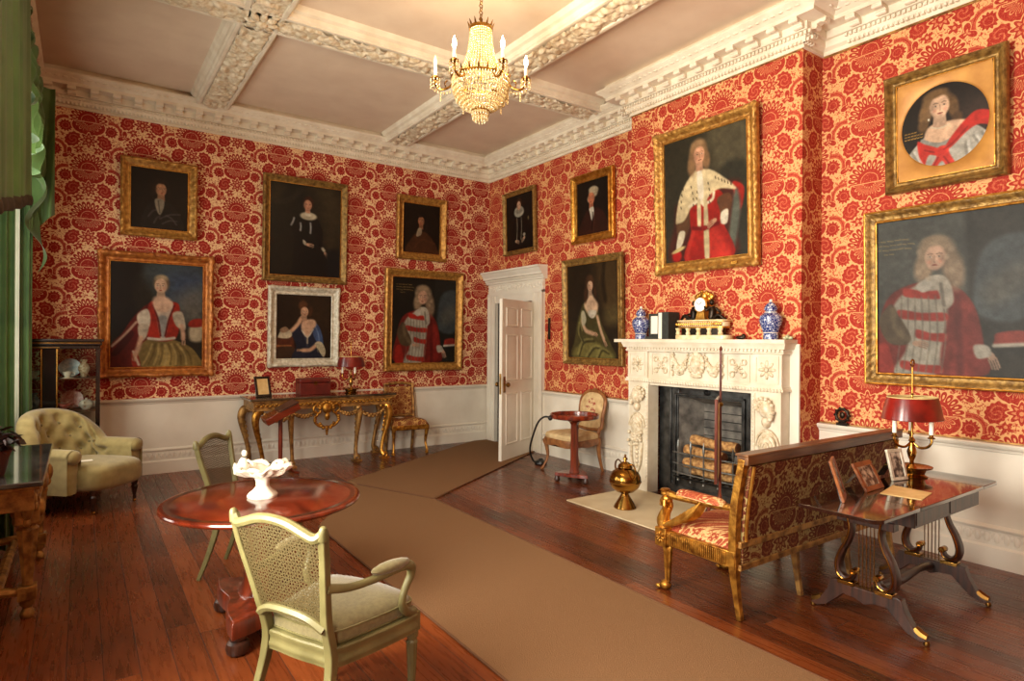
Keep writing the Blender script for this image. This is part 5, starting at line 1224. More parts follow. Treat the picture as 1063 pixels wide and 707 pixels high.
def photo_frame(loc, rz, w, h, lean, fm, pm, label, dep=.016, cat='photo frame', d=.028):
    t = thing('framed_photograph', label, cat, loc, rz, 'photograph frames'); A = TR(rx=-lean)
    m = MB(); m.M = A
    b = d
    for a, c in (((-w/2, 0, 0), (w/2, dep, b)), ((-w/2, 0, h-b), (w/2, dep, h)), ((-w/2, 0, b), (-w/2+b, dep, h-b)), ((w/2-b, 0, b), (w/2, dep, h-b))): m.b2(a, c)
    m.build('frame', fm, t, bevel=.003)
    m = MB(); m.M = A; m.b2((-w/2+b, .004, b), (w/2-b, .009, h-b)); m.build('picture', pm, t)
    m = MB(); m.M = A; m.b2((-w/2+.005, dep, .005), (w/2-.005, dep+.004, h-.005)); hh = h*.75; yb_ = sin(lean)*hh
    m.M = None; m.skin([[(-.03, dep+sin(lean)*hh, hh*cos(lean)), (.03, dep+sin(lean)*hh, hh*cos(lean))], [(-.035, dep+sin(lean)*hh+.09, .002), (.035, dep+sin(lean)*hh+.09, .002)]], False); m.build('easel_back', W_['black'], t)
    return t
va_ = math.atan2(-1.7, -3.4)
photo_frame((-1.83, -6.40, TZ+.003), rad(24), .18, .22, .30, W_['photow'], W_['photo'], 'wooden photograph frame seen edge on, leaning nearest the settee on the sofa table')
photo_frame((-1.47, -6.39, TZ+.003), rad(2), .22, .17, .5, W_['photow'], W_['photo'], 'gilt wood photograph frame in the middle of the sofa table, leaning back')
photo_frame((-1.09, -6.36, TZ+.003), rad(-14), .13, .19, .25, W_['silver'], W_['photo'], 'silver photograph frame leaning beside the lamp on the sofa table', d=.02)
m = MB(); m.prism([(-1.54, -6.44), (-1.27, -6.39), (-1.285, -6.60), (-1.50, -6.635)], TZ+.0005, TZ+.003); tag(m.build('notice_sheet', W_['paper']), 'yellowed paper sheet lying flat on the rosewood sofa table', 'paper')
# ------------------------------------------------------------------ caned armchairs, breakfast table, tub chair and the left side of the room
def cane_chair(label, loc, rz, arms=True):
    t = thing('caned_armchair', label, 'chair', loc, rz, 'green painted caned chairs')
    G = W_['green']
    def plan(s, n=5):     # bowed seat outline, scaled
        pts = spline([(-.215, -.19), (-.225, 0), (-.215, .19)], n)[:-1]
        pts = [(-.22, -.19), (-.235, -.1), (-.24, 0), (-.235, .1), (-.22, .19), (-.08, .235), (.10, .268), (.215, .27), (.255, .16), (.27, 0), (.255, -.16), (.215, -.27), (.10, -.268), (-.08, -.235)]
        return [(x*s, y*s) for x, y in spline([((x+.22)*.92-.22, y*.94) for x, y in pts], 3, True)]
    m = MB(); o_, i_ = plan(1), plan(.86)
    pr = [(1, .335), (1.0, .345), (1.012, .35), (1.012, .362), (1.0, .368), (1, .388), (1.014, .394), (1.014, .405), (.99, .41), (.87, .41), (.87, .335), (1, .335)]
    m.skin([[(x*s, y*s, z) for x, y in o_] for s, z in pr], True); m.build('seat_rail', G, t, ang=30)
    m = MB(); N = 12
    q = plan(.93)
    m.skin([[(x*s, y*s, z) for x, y in q] for s, z in ((.9, .408), (.985, .414), (1.0, .435), (.985, .462), (.9, .485), (.6, .50), (.2, .506), (.01, .507))], True, True, True); cu = m.build('cushion', W_['greenc'], t, ang=60)
    m = MB()
    for s, z in ((.99, .418), (.99, .46)): m.tube([(x*s, y*s, z) for x, y in q], .004, 5, closed=True)
    m.build('piping', G, cu)
    for s in (-1, 1):
        m = MB(); m.lathe([(.013, 0), (.016, .008), (.011, .02), (.013, .03), (.025, .275), (.027, .285), (.02, .295), (.028, .31), (.028, .33)], n=24, c=(.172, s*.232, 0), flute=10, fd=.16); m.box((.172, s*.232, .37), (.05, .05, .08)); m.torus((.197, s*.232, .37), .014, .004, 12, 6, TR(ry=PI/2)); m.build('front_leg', G, t, bevel=.002)
        m = MB(); m.tube([(-.33, s*.195, 0), (-.285, s*.188, .12), (-.245, s*.178, .25), (-.225, s*.172, .34), (-.225, s*.168, .41), (-.248, s*.172, .50), (-.278, s*.195, .63), (-.31, s*.222, .77), (-.328, s*.234, .865)], [.017, .02, .023, .026, .026, .024, .022, .021, .021], 4, 5, up=(1, 1, 0)); m.tube([(-.327, s*.233, .845), (-.332, s*.238, .882), (-.335, s*.241, .897)], [.022, .017, .008], 8, 3); m.build('rear_leg', G, t, bevel=.004, ang=50)
        if arms:
            m = MB(); m.tube([(-.282, s*.205, .655), (-.2, s*.232, .638), (-.10, s*.262, .640), (.02, s*.285, .650), (.085, s*.288, .640), (.100, s*.282, .60), (.075, s*.274, .55), (.062, s*.268, .50), (.085, s*.26, .455), (.13, s*.246, .425), (.172, s*.234, .41)], [.018, .016, .016, .018, .021, .018, .016, .016, .018, .02, .024], 8, 5); a_ = m.build('arm', G, t, ang=50)
            m = MB(); m.ell((-.02, s*.278, .668), (.095, .03, .022), TR(rz=s*.17), 14, 8); m.build('arm_pad', W_['greenc'], a_)
    by = lambda y: -.012*cos(y/.22*PI/2)*1.6
    m = MB()
    top = spline([(-.328, -.238, .872), (-.336, -.205, .848), (-.341, -.15, .862), (-.345, -.08, .884), (-.347, 0, .892), (-.345, .08, .884), (-.341, .15, .862), (-.336, .205, .848), (-.328, .238, .872)], 4)
    m.tube(top, .019, 8, sx=1.0, sy=1.0); m.build('top_rail', G, t)
    m = MB(); m.tube([(-.244, -.165, .488), (-.262, -.1, .522), (-.268, 0, .532), (-.262, .1, .522), (-.244, .165, .488)], [.03, .027, .026, .027, .03], 8, 5, sx=1.2, sy=.7); m.build('lower_back_rail', G, t)
    m = MB()
    def cn(u, v):
        w = .185+.04*v; y = -w+2*w*u
        zt = .515+(.345+.018*cos((u-.5)*2*PI*1.0))*v
        return (-.262-.072*v-.012*cos((u-.5)*PI), y, zt)
    m.grid(cn, 16, 14); m.build('cane_panel', W_['cane'], t)
    return t
cane_chair('green painted caned armchair with seat cushion in the near foreground', (-4.315, -5.595, 0), rad(26))
cane_chair('green painted caned chair behind the round mahogany table', (-4.20, -3.74, 0), rad(-34), False)

RT = thing('breakfast_table', 'round polished mahogany table on three lobed base with bun feet', 'table', (-4.385, -4.57, 0))
m = MB(); m.lathe([(.0, .655), (.46, .655), (.492, .66), (.505, .668), (.507, .676), (.503, .684), (.49, .688), (.0, .688)], n=72); tp = m.build('table_top', wood('flame mahogany', (112, 38, 16), (62, 17, 7), .16, 1, 2.2, 5, .7, .02), RT, ang=25)
m = MB(); m.lathe([(.455, .6882), (.455, .6886), (.480, .6886), (.480, .6882)], n=72, cap=False); m.build('crossbanding', wood('dark crossbanding', (56, 28, 12), (34, 16, 8), .16, 0, 5, 3, .7, .02), tp)
m = MB(); m.lathe([(.30, .63), (.34, .63), (.34, .655), (.30, .655)], n=60); m.build('apron', W_['mahogv'], RT)
TRI0 = rad(116.2)
def tri(r, cx=.45, n=10):
    P_ = []
    for k in range(3):
        a0 = TRI0+2*PI*k/3; a1 = a0+2*PI/3
        for j in range(n):
            u = j/n; a = a0+(a1-a0)*u; q = r*(1-cx*sin(PI*u)**.8); P_.append((q*cos(a), q*sin(a)))
    return P_
BA = PI/3
m = MB(); m.skin([[(x, y, z) for x, y in tri(r, c_)] for r, z, c_ in ((.375, .085, .55), (.39, .09, .55), (.39, .165, .55), (.375, .178, .55), (.20, .185, .4), (.15, .20, .25), (.12, .25, .15), (.095, .36, .08), (.09, .48, .08), (.12, .57, .08), (.16, .62, .1))], True, True, True)
b_ = m.build('pedestal_base', W_['mahogv'], RT, bevel=.003); 
for k in range(3):
    a = TRI0+2*PI*k/3; m = MB(); m.lathe([(.03, 0), (.05, .012), (.056, .035), (.05, .06), (.034, .07), (.04, .08), (.04, .09)], n=20, c=(.325*cos(a), .325*sin(a), 0)); m.build('bun_foot', W_['rosew'], RT)
t = thing('compote', 'white porcelain leaf shaped compote with tiny figure on the mahogany table', 'dish', (-4.39, -4.56, .6889), .4)
m = MB(); m.lathe([(.078, 0), (.08, .012), (.07, .026), (.05, .04), (.038, .055), (.033, .062), (.036, .068), (.034, .08), (.042, .105), (.05, .115)], n=24, flute=6, fd=.08); m.build('foot', W_['porc'], t)
m = MB()
def bowl(u, v):
    a = 2*PI*u; r = (.02+.125*v)*(1+.10*v*cos(6*a)+.05*v*cos(13*a)); return (r*cos(a), r*sin(a), .115+.045*v**2.2+.014*v*v*sin(6*a+1)+.010*v*sin(15*a))
m.grid(bowl, 72, 10, True); m.build('bowl', W_['porc'], t, solid=.006, ang=60)
m = MB()
for k in range(7):
    a = 2*PI*k/7; m = MB(); m.tube([(.10*cos(a-.25), .10*sin(a-.25), .152), (.122*cos(a), .122*sin(a), .166), (.140*cos(a+.3), .140*sin(a+.3), .168), (.128*cos(a+.5), .128*sin(a+.5), .160)], [.010, .019, .015, .006], 8, 3, sy=.7); m.build('leaf', W_['porc'], t, ang=60)
m = MB(); m.tube([(-.07, .06, .15), (-.075, .065, .19), (-.07, .062, .215)], [.02, .024, .014], 8, 3); m.ell((-.07, .06, .24), (.015, .015, .018), None, 9, 7); m.tube([(-.06, .05, .205), (-.04, .035, .185), (-.03, .04, .17)], .007, 6, 3); m.build('figure', W_['porc'], t, ang=60)

# button backed tub chair
TB = thing('tub_armchair', 'button backed olive green upholstered armchair on turned legs', 'armchair', (-5.16, -1.22, 0), rad(-45))
V = W_['velvet']
m = MB()
def seatf(u, v):
    a = 2*PI*u; cx, sy_ = cos(a), sin(a)
    p = lambda w, e: math.copysign(abs(w)**e, w)
    ph = -PI/2+PI*v; r = abs(cos(ph))**.35
    return (.04+.36*p(cx, .45)*r, (.285+.02*(cx > 0))*p(sy_, .45)*r, .31+.125*p(sin(ph), .5))
m.grid(seatf, 40, 16, True); m.build('seat', V, TB, ang=60)
m = MB()
# back and arms wrap: angle from front of one arm round to the other
def prof(w):   # height of the wrap along |w| in 0..1 (0 = centre back)
    w = abs(w); return .50*(1-w**2.2)**1.0*(1 if w < 1 else 0)
def wrap_path(w):
    a = w*rad(150); x, y = -.16-.24*cos(a), .36*sin(a)
    if abs(w) > .6: k = (abs(w)-.6)/.4; x = -.16-.24*cos(.6*rad(150))+.38*k; y = math.copysign(.36*sin(min(.6*rad(150), PI/2))+.0*k, w)
    return x, y
buttons = [(w, h) for j, h in enumerate((.35, .60, .85)) for w in [(-.55+.22*i+(.11 if j % 2 else 0)) for i in range(6)]]
def tub(u, v):
    w = -1+2*u; x, y = wrap_path(w)
    x2, y2 = wrap_path(w+.002); tx, ty = x2-x, y2-y; L = math.hypot(tx, ty) or 1; nx, ny = -ty/L, tx/L     # inward normal
    if nx*(-x-.1)+ny*(-y) < 0: nx, ny = -nx, -ny
    hb = .20; ht = .575+.30*max(0, 1-(abs(w)/.62)**2.4)
    rake = .10*max(0, 1-abs(w)/.8)
    # closed section: outside up, over a rolled top, inside down
    if v < .35: k = v/.35; z = hb+(ht-.06-hb)*k; off = -.055
    elif v < .6: k = (v-.35)/.25; a = PI*(1-k); z = ht-.06+.065*sin(a); off = .01+.075*cos(a)
    else: k = (v-.6)/.4; z = ht-.06-(ht-.06-.33)*k; off = .085-.02*k
    out = rake*((z-.25)/.6)
    if v >= .5:
        hh = (z-.33)/max(.05, ht-.33); d = 0
        for bw, bh in buttons: d = max(d, math.exp(-(((w-bw)/.045)**2+((hh-bh)/.085)**2)))
        ridge = abs(sin((w/.22+hh*2.0)*PI))*abs(sin((w/.22-hh*2.0)*PI))
        off += -.05*d+.022*ridge*(1 if abs(w) < .75 else .2)
    return (x+nx*off-(out if abs(w) < .8 else 0), y+ny*off, z)
m.grid(tub, 96, 44)
bk_ = m.build('back', V, TB, ang=70)
for bw, bh in buttons:
    if abs(bw) > .6: continue
    m = MB(); m.ell(tub((bw+1)/2, .6+.4*(1-bh)), (.013, .013, .013), None, 8, 6); m.build('button', W_['greenc'], bk_)
for s in (-1, 1):
    m = MB(); x, y = wrap_path(s*1.0)
    m.ell((x-.01, y-s*.015, .515), (.05, .07, .062), None, 16, 10); m.skin([[(x+.02*math.sin(PI*k/8)-.03, y-s*.015-.068*cos(PI*k/8)*(.75+.25*((z-.2)/.33)), z) for k in range(9)] for z in (.20, .3, .42, .53)], False); m.build('arm_front', V, TB, ang=60)
    m = MB(); m.lathe([(.012, .03), (.016, .045), (.012, .06), (.026, .13), (.03, .15), (.02, .165), (.032, .19), (.03, .215)], n=16, c=(.30, s*.23, 0)); l_ = m.build('leg', W_['rosew'], TB)
    m = MB(); m.lathe([(0, 0), (.012, .004), (.016, .015), (.012, .028), (0, .032)], n=12, c=(.30, s*.23, 0)); m.build('caster', W_['brass'], l_)
    m = MB(); m.tube([(-.40, s*.22, .03), (-.36, s*.21, .10), (-.32, s*.20, .22)], [.014, .019, .026], 8, 4); l_ = m.build('leg', W_['rosew'], TB)
    m = MB(); m.lathe([(0, 0), (.012, .004), (.016, .015), (.012, .028), (0, .032)], n=12, c=(-.40, s*.22, 0)); m.build('caster', W_['brass'], l_)
m = MB(); m.prism([(0, 0), (.11, .01), (.10, .09), (-.01, .08)], 0, .003); tag(m.build('card_slip', W_['card'], loc=(-5.22, -1.40, .437)), 'small white card lying on the seat of the olive armchair', 'card')

# china cabinet in the corner
CB = thing('china_cabinet', 'black glazed display cabinet with brass columns in the left corner', 'cabinet', (-5.35, -.27, 0))
cx0, cx1, cyf, cyb, ch = -5.66, -5.045, -.50, -.115, 1.53
B = W_['black']
m = wm(CB); m.b2((cx0-.03, cyf-.035, ch-.03), (cx1+.03, cyb+.005, ch)); m.b2((cx0-.015, cyf-.02, ch-.065), (cx1+.015, cyb, ch-.03)); m.b2((cx0, cyf, ch-.10), (cx1, cyb, ch-.065)); m.build('cornice_top', B, CB, bevel=.006)
m = wm(CB)
m.b2((cx0-.02, cyf-.02, 0), (cx1+.02, cyb, .09)); m.b2((cx0, cyf, .09), (cx1, cyb, .16)); m.build('plinth', B, CB, bevel=.006)
for x, y in ((cx0+.016, cyf+.016), (cx1-.016, cyf+.016), (cx0+.016, cyb-.016), (cx1-.016, cyb-.016)):
    m = wm(CB); m.b2((x-.016, y-.016, .16), (x+.016, y+.016, ch-.10)); m.build('post', B, CB)
m = wm(CB); m.b2((cx0, cyf-.008, ch-.045), (cx1, cyf-.022, ch-.036)); m.b2((cx0+.01, cyf-.002, ch-.09), (-5.38, cyf-.012, ch-.082)); m.build('brass_edging', W_['brass_dk'], CB)
for x in (-5.525, -5.40):
    m = wm(CB); m.lathe([(.012, .16), (.014, .18), (.010, .2), (.010, ch-.14), (.014, ch-.12), (.012, ch-.10)], n=14, c=(x, cyf-.004, 0)); m.build('brass_column', W_['brass'], CB)
for x0, x1 in ((cx0+.034, -5.54), (-5.385, cx1-.034)):
    m = wm(CB); m.b2((x0, cyf+.01, .17), (x1, cyf+.014, ch-.11)); m.build('glass_door', W_['glass'], CB)
for x in (cx0+.012, cx1-.016): m = wm(CB); m.b2((x, cyf+.034, .17), (x+.004, cyb-.034, ch-.11)); m.build('side_glass', W_['glass'], CB)
for z in (.42, .80, 1.13): m = wm(CB); m.b2((cx0+.034, cyf+.03, z-.006), (cx1-.02, cyb-.02, z+.006)); m.build('shelf', W_['oak'], CB)
m = wm(CB); m.b2((-5.535, cyf+.006, .16), (-5.39, cyf+.03, ch-.10)); m.build('centre_panel', mat('dark mirror', (30, 24, 20), .1, .2), CB)
def china(kind, loc, label, mt):
    t = None; m = MB()
    if kind == 'plate':
        m.M = TR((0, 0, .0), rx=rad(78)); m.lathe([(0, .0), (.05, .0), (.06, .005), (.095, .014), (.097, .018), (.06, .010), (0, .006)], n=28); m.M = None
        for p in m.v: pass
        zmin = min(p[2] for p in m.v); m.v = [(a, b, c-zmin) for a, b, c in m.v]; nm = 'plate'
    elif kind == 'vase': m.lathe([(.03, 0), (.032, .01), (.028, .02), (.05, .07), (.052, .1), (.03, .14), (.022, .155), (.032, .175), (.03, .178), (.018, .16)], n=20); nm = 'vase'
    elif kind == 'cup': m.lathe([(.06, 0), (.062, .006), (.03, .004), (.022, .012), (.036, .04), (.044, .062), (.042, .062), (.02, .016)], n=20); m.tube([(.038, 0, .05), (.062, 0, .048), (.058, 0, .028), (.032, 0, .024)], .004, 6, 4); nm = 'cup'
    elif kind == 'teapot': m.lathe([(.035, 0), (.04, .008), (.062, .035), (.064, .06), (.045, .088), (.026, .095), (.01, .1), (.012, .112), (0, .118)], n=22); m.tube([(.058, 0, .04), (.09, 0, .06), (.105, 0, .09)], [.014, .009, .007], 8, 4); m.tube([(-.058, 0, .075), (-.095, 0, .08), (-.09, 0, .04), (-.06, 0, .035)], .006, 6, 5); nm = 'teapot'
    else: m.lathe([(.04, 0), (.03, .012), (.035, .02), (.07, .05), (.085, .07), (.082, .07), (.03, .028)], n=22); nm = 'bowl'
    tag(m.build(nm, mt, loc=loc, rz=1.3 if kind == 'teapot' else 0), label, nm, 'porcelain in the black cabinet')
Pk = mat('pink lustre china', (196, 128, 108), .2, c2=(150, 60, 50), scale=30); Bl = mat('pale blue china', (196, 212, 214), .2, c2=(140, 164, 176), scale=26); Wh = W_['porc']; Gn = mat('gilt flowered china', (216, 206, 176), .2, c2=(150, 110, 70), scale=40)
for a in (('plate', (-5.30, -.20, 1.136), 'pale blue plate upright on the top shelf of the black cabinet', Bl), ('vase', (-5.18, -.26, 1.136), 'slim flowered vase on the top cabinet shelf right of the blue plate', Gn), ('cup', (-5.32, -.40, 1.136), 'white cup on its saucer, front of the top cabinet shelf', Wh),
          ('bowl', (-5.60, -.3, 1.136), 'small white bowl at the left end of the top cabinet shelf', Wh), ('plate', (-5.28, -.19, .806), 'pink lustre plate upright on the middle cabinet shelf', Pk), ('teapot', (-5.16, -.33, .806), 'white teapot on the middle shelf of the black cabinet', Wh),
          ('vase', (-5.59, -.3, .806), 'pale blue vase at the left end of the middle cabinet shelf', Bl), ('bowl', (-5.34, -.42, .806), 'pink bowl at the front of the middle cabinet shelf', Pk), ('vase', (-5.28, -.2, .426), 'tall pink vase on the lowest cabinet shelf', Pk), ('cup', (-5.17, -.40, .426), 'flowered cup on its saucer on the lowest cabinet shelf', Gn),
          ('bowl', (-5.58, -.3, .426), 'blue bowl at the left end of the lowest cabinet shelf', Bl)): china(*a)

# carved gilt side table against the window pier, with a pot plant
LT = thing('carved_side_table', 'carved gilt side table with polished stone top at the left edge', 'table', (-5.58, -3.25, 0))
lx0, lx1, ly0, ly1 = -5.77, -5.365, -3.97, -2.55
m = wm(LT); m.prism([(lx0, ly0), (lx1, ly0), (lx1, ly1), (lx0, ly1)], .755, .783); m.build('stone_top', mat('dark polished marble', (70, 70, 66), .05, c2=(40, 40, 40), scale=5, coat=1), LT, bevel=.006)
m = wm(LT); m.b2((lx0, ly0+.02, .735), (lx1-.015, ly1-.02, .755)); m.b2((lx0+.02, ly0+.05, .62), (lx1-.04, ly1-.05, .735)); m.build('carved_frieze', W_['gold_dk'], LT, bevel=.004)
m = wm(LT)
for k in range(26):
    y = ly0+.08+(ly1-ly0-.16)*k/25; m.ell((lx1-.04, y, .68+.012*sin(k*2)), (.014, .022, .03), None, 8, 5); m.ell((lx1-.036, y+.025, .63), (.014, .016, .028), None, 7, 5)
m.ell((lx1-.03, (ly0+ly1)/2, .66), (.03, .12, .07), None, 12, 7)
m.build('leaf_moulding', W_['gold_dk'], LT, ang=60)
for x in (lx1-.075, lx0+.06):
    for y in (ly0+.21, ly1-.11):
        m = wm(LT); m.lathe([(.03, 0), (.036, .02), (.028, .04), (.02, .055), (.036, .075), (.036, .10)], n=16, c=(x, y, 0)); m.box((x, y, .14), (.085, .085, .075)); m.lathe([(.028, .18), (.026, .20), (.05, .46), (.056, .49), (.04, .505), (.055, .53)], n=16, c=(x, y, 0), flute=8, fd=.12); m.box((x, y, .60), (.11, .11, .15))
        for k in range(4): a = k*PI/2; m.ell((x+.05*cos(a), y+.05*sin(a), .60), (.03, .03, .06), None, 8, 6); m.ell((x+.05*cos(a), y+.05*sin(a), .535), (.02, .02, .03), None, 8, 5)
        m.build('leg', W_['gold_dk'], LT, bevel=.003, ang=50)
m = wm(LT); xa, xb = lx1-.075, lx0+.06; y0, y1 = ly0+.21, ly1-.11
for p in (((xa, y0), (xb, y0)), ((xa, y1), (xb, y1)), (((xa+xb)/2, y0), ((xa+xb)/2, y1))): m.tube([(p[0][0], p[0][1], .14), ((p[0][0]+p[1][0])/2, (p[0][1]+p[1][1])/2, .155), (p[1][0], p[1][1], .14)], [.022, .028, .022], 8, 4)
m.build('stretcher', W_['gold_dk'], LT)
t = thing('potted_plant', 'dark leaved plant in a red brown pot on the carved side table', 'plant', (-5.60, -3.70, .783))
m = MB(); m.lathe([(.05, 0), (.055, .005), (.075, .10), (.085, .13), (.088, .14), (.08, .145), (.07, .13)], n=24); m.build('pot', W_['pot'], t)
m = MB(); m.ell((0, 0, .12), (.074, .074, .014), None, 14, 6); m.build('soil', W_['fringe'], t)
m = MB(); r_ = np.random.default_rng(5)
for k in range(150):
    a, el = r_.random()*2*PI, r_.random()**.6*1.45; R = .05+.09*r_.random(); c0 = Vector((0, 0, .14)); d = Vector((cos(a)*cos(el), sin(a)*cos(el), sin(el)*.95)); p = c0+d*R
    m.M = TR(p, rx=r_.normal()*.6, ry=r_.normal()*.6, rz=a); s = .022+.014*r_.random()
    m.add([(-s, 0, 0), (-s*.3, s*.6, .004), (s*.6, s*.5, -.002), (s*1.3, 0, -.012), (s*.6, -s*.5, -.002), (-s*.3, -s*.6, .004), (0, 0, -.006)], [(6, 0, 1), (6, 1, 2), (6, 2, 3), (6, 3, 4), (6, 4, 5), (6, 5, 0)])
    m.M = None; m.tube([tuple(c0), tuple(c0+d*R*.6), tuple(p)], .002, 4)
m.build('foliage', W_['leaf'], t, ang=60)

# curtains and pelmets of the left windows
def drape(m, p0, p1, z0, z1, amp, folds, gather=.0, n=60, nz=24, seed=0):
    p0, p1 = Vector(p0), Vector(p1); d = p1-p0; L = d.length; d = d/L; o = Vector((-d.y, d.x)); ph = seed*1.7
    def f(u, v):
        k = 1-gather*sin(v*PI)
        s = L*(.5+(u-.5)*k); a = amp*(.5+.5*(1-v)); w = sin(u*folds*2*PI+ph+.4*sin(v*3))*a+.35*a*sin(u*folds*4.3*PI+ph*2)
        q = p0+d*s+o*w; return (q.x, q.y, z0+(z1-z0)*v)
    return m.grid(f, n, nz)
def curtain(label, parts, group='green silk curtains'):
    t = thing('curtain', label, 'curtain', (LX+.1, parts[0][0][1], 0), 0, group); return t
y_ = -.80
t = thing('curtain', 'green silk curtain hanging bright beside the far window by the black cabinet', 'curtain', (LX+.14, y_, 0), 0, 'green silk curtains')
m = wm(t); drape(m, (LX+.02, y_-.02), (LX+.23, y_+.02), .04, 3.5, .028, 3.2, .12); m.build('drape', W_['curtain'], t, solid=.004, ang=70)
t = thing('curtain', 'dark green silk curtain at the left edge beside the carved side table', 'curtain', (LX+.14, -2.47, 0), 0, 'green silk curtains')
m = wm(t); drape(m, (LX+.02, -2.50), (LX+.205, -2.44), .04, 3.5, .03, 3, .05, seed=2); m.build('drape', W_['curtain'], t, solid=.004, ang=70)
t = thing('curtain_lining', 'white sheer strip glowing between the green curtains at the left edge', 'curtain', (LX+.1, -.89, 0))
m = wm(t); drape(m, (LX+.03, -.90), (LX+.13, -.88), .04, 3.4, .012, 2.5, .05, seed=1); m.build('sheer', W_['lining'], t, solid=.003, ang=70)
# ruffled pelmet of the far window
t = thing('curtain_pelmet', 'ruffled green silk pelmet with cascading tail over the far window', 'curtain', (LX+.15, -1.7, 3.5), 0, 'green silk pelmets')
m = wm(t)
def ruf(u, v):
    y = -2.5+1.80*u; sw = abs(sin(u*2*PI)); zb = 3.25-.28*sw if u < .80 else 3.0-.85*(u-.80)/.2
    z = 3.93+(zb-3.93)*v; a = .03+.035*v
    return (LX+.25+a*sin(u*46+2.2*sin(v*7))+.02*sin(v*22+u*30), y, z)
m.grid(ruf, 150, 40); m.build('swag', W_['curtain'], t, ang=70)
m = wm(t)
def tail(u, v):
    zb = 2.55+.35*abs(u-.5); x = LX+.02+.36*u; z = 3.93+(zb-3.93)*v
    return (x, -.70+.05*sin(u*16+v*3)*(.4+v*.6)+.02*sin(v*20), z)
m.grid(tail, 50, 40); m.build('tail', W_['curtain'], t, ang=70)
m = wm(t); m.b2((LX, -2.5, 3.9), (LX+.27, -.7, 3.95)); m.build('pelmet_board', W_['oak'], t)
# plain pelmet of the nearer window
t = thing('curtain_pelmet', 'broad plain green pelmet with dark braid at the left edge', 'curtain', (LX+.15, -3.5, 3.5), 0, 'green silk pelmets')
def pel(u, v):
    y = -4.7+2.15*u; zb = 2.1+.42*u; z = 3.93+(zb-3.93)*v; return (LX+.285+.016*sin(u*30)*(.3+v)+.01*sin(u*71), y, z)
m = wm(t); m.grid(pel, 120, 24); m.build('valance', W_['curtain'], t, solid=.004, ang=70)
m = wm(t); m.tube([pel(i/60, 1.0) for i in range(61)], .022, 8, sx=.5, sy=1.6); m.build('braid', W_['fringe'], t)
m = wm(t); m.grid(lambda u, v: (LX+.02+.27*u, -2.55+.012*sin(u*20)*v, 3.93+(2.52-3.93)*v), 20, 16); m.build('return', W_['curtain'], t, solid=.004, ang=70)
m = wm(t); m.b2((LX, -4.7, 3.9), (LX+.27, -2.56, 3.95)); m.build('pelmet_board', W_['oak'], t)
# ------------------------------------------------------------------ console, chairs and small tables along the walls, chandelier
CT = thing('console_table', 'heavy carved gilt console table with scroll legs and garlands along the back wall', 'table', (-2.72, -.33, 0))
kx0, kx1, kyf, kyb, KZ = -3.62, -1.83, -.63, -.05, .85
G, GB = W_['gold_dk'], W_['gold']
m = wm(CT); m.b2((kx0, kyf, KZ-.028), (kx1, kyb, KZ)); m.build('stone_top', mat('brown marble', (84, 66, 46), .12, c2=(44, 32, 22), scale=6, coat=.6), CT, bevel=.006)
m = wm(CT); m.b2((kx0+.02, kyf+.02, KZ-.045), (kx1-.02, kyb, KZ-.028)); m.b2((kx0+.04, kyf+.04, KZ-.135), (kx1-.04, kyb, KZ-.045)); m.b2((kx0+.03, kyf+.03, KZ-.145), (kx1-.03, kyb, KZ-.13)); fz2 = m.build('frieze', G, CT, bevel=.003)
m = wm(CT)
for k in range(34):
    x = kx0+.08+(kx1-kx0-.16)*k/33; m.ell((x, kyf+.038, KZ-.09), (.022, .010, .016), TR(ry=.6*(-1)**k), 7, 5); m.ell((x+.025, kyf+.038, KZ-.075), (.012, .009, .014), None, 6, 4)
m.build('carved_moulding', GB, fz2, ang=60)
def scroll_leg(x, y, out, ydir, mt):
    m = wm(CT); P = lambda o, z, yo=0: (x+out*o, y+ydir*(.0+yo), z)
    m.tube([P(-.01, KZ-.14), P(.03, .68, .02), P(.055, .60, .03), P(.04, .48, .02), P(.005, .34, .0), P(-.025, .20, -.01), P(-.035, .10, -.005), P(-.015, .05, .01)], [.040, .050, .047, .037, .029, .026, .028, .036], 10, 5, sx=.85)
    m.torus(P(.0, .045, .012), .03, .018, 14, 8, TR(rx=PI/2)); m.box(P(.0, .012), (.11, .10, .024))
    for k in range(6): m.ell(P(.05-.012*k, .64-.055*k, -.05+.004*k), (.030-.002*k, .016, .03), None, 8, 5)
    for s in (-1, 1): m.torus(P(.01+s*.03, .68, -.03), .022, .010, 12, 6, TR(rx=PI/2))
    m.build('leg', mt, CT, ang=50)
for x, o, mt in ((-3.50, -1, GB), (-3.14, -.3, G), (-2.33, .3, G), (-1.955, 1, W_['gold_br'])): scroll_leg(x, kyf+.09, o, -1, mt)
for x, o in ((-3.56, -1), (-1.90, 1)): scroll_leg(x, kyb-.06, o, .2, G)
m = wm(CT); c0 = (-2.735, kyf+.03)
for s in (-1, 1):
    m.tube([(c0[0]+s*.02, c0[1], .72), (c0[0]+s*.13, c0[1], .745), (c0[0]+s*.16, c0[1], .68), (c0[0]+s*.10, c0[1], .64), (c0[0]+s*.07, c0[1], .675)], .016, 8, 5)
    m.tube([(c0[0]+s*.10, c0[1], .65), (c0[0]+s*.15, c0[1], .56), (c0[0]+s*.10, c0[1], .49), (c0[0]+s*.03, c0[1], .47)], .017, 8, 5)
    for k in range(6): m.ell((c0[0]+s*(.145-.02*k*(k > 2)), c0[1]-.008, .60-.028*k), (.022, .018, .02), None, 7, 5)
m.ell((c0[0], c0[1]-.01, .70), (.06, .035, .07), None, 12, 8); m.ell((c0[0], c0[1]-.02, .60), (.035, .025, .05), None, 10, 6)
for k in range(9): a = k*PI/8; m.ell((c0[0]+.085*cos(a), c0[1]-.005, .70+.075*sin(a)), (.026, .018, .026), None, 7, 5)
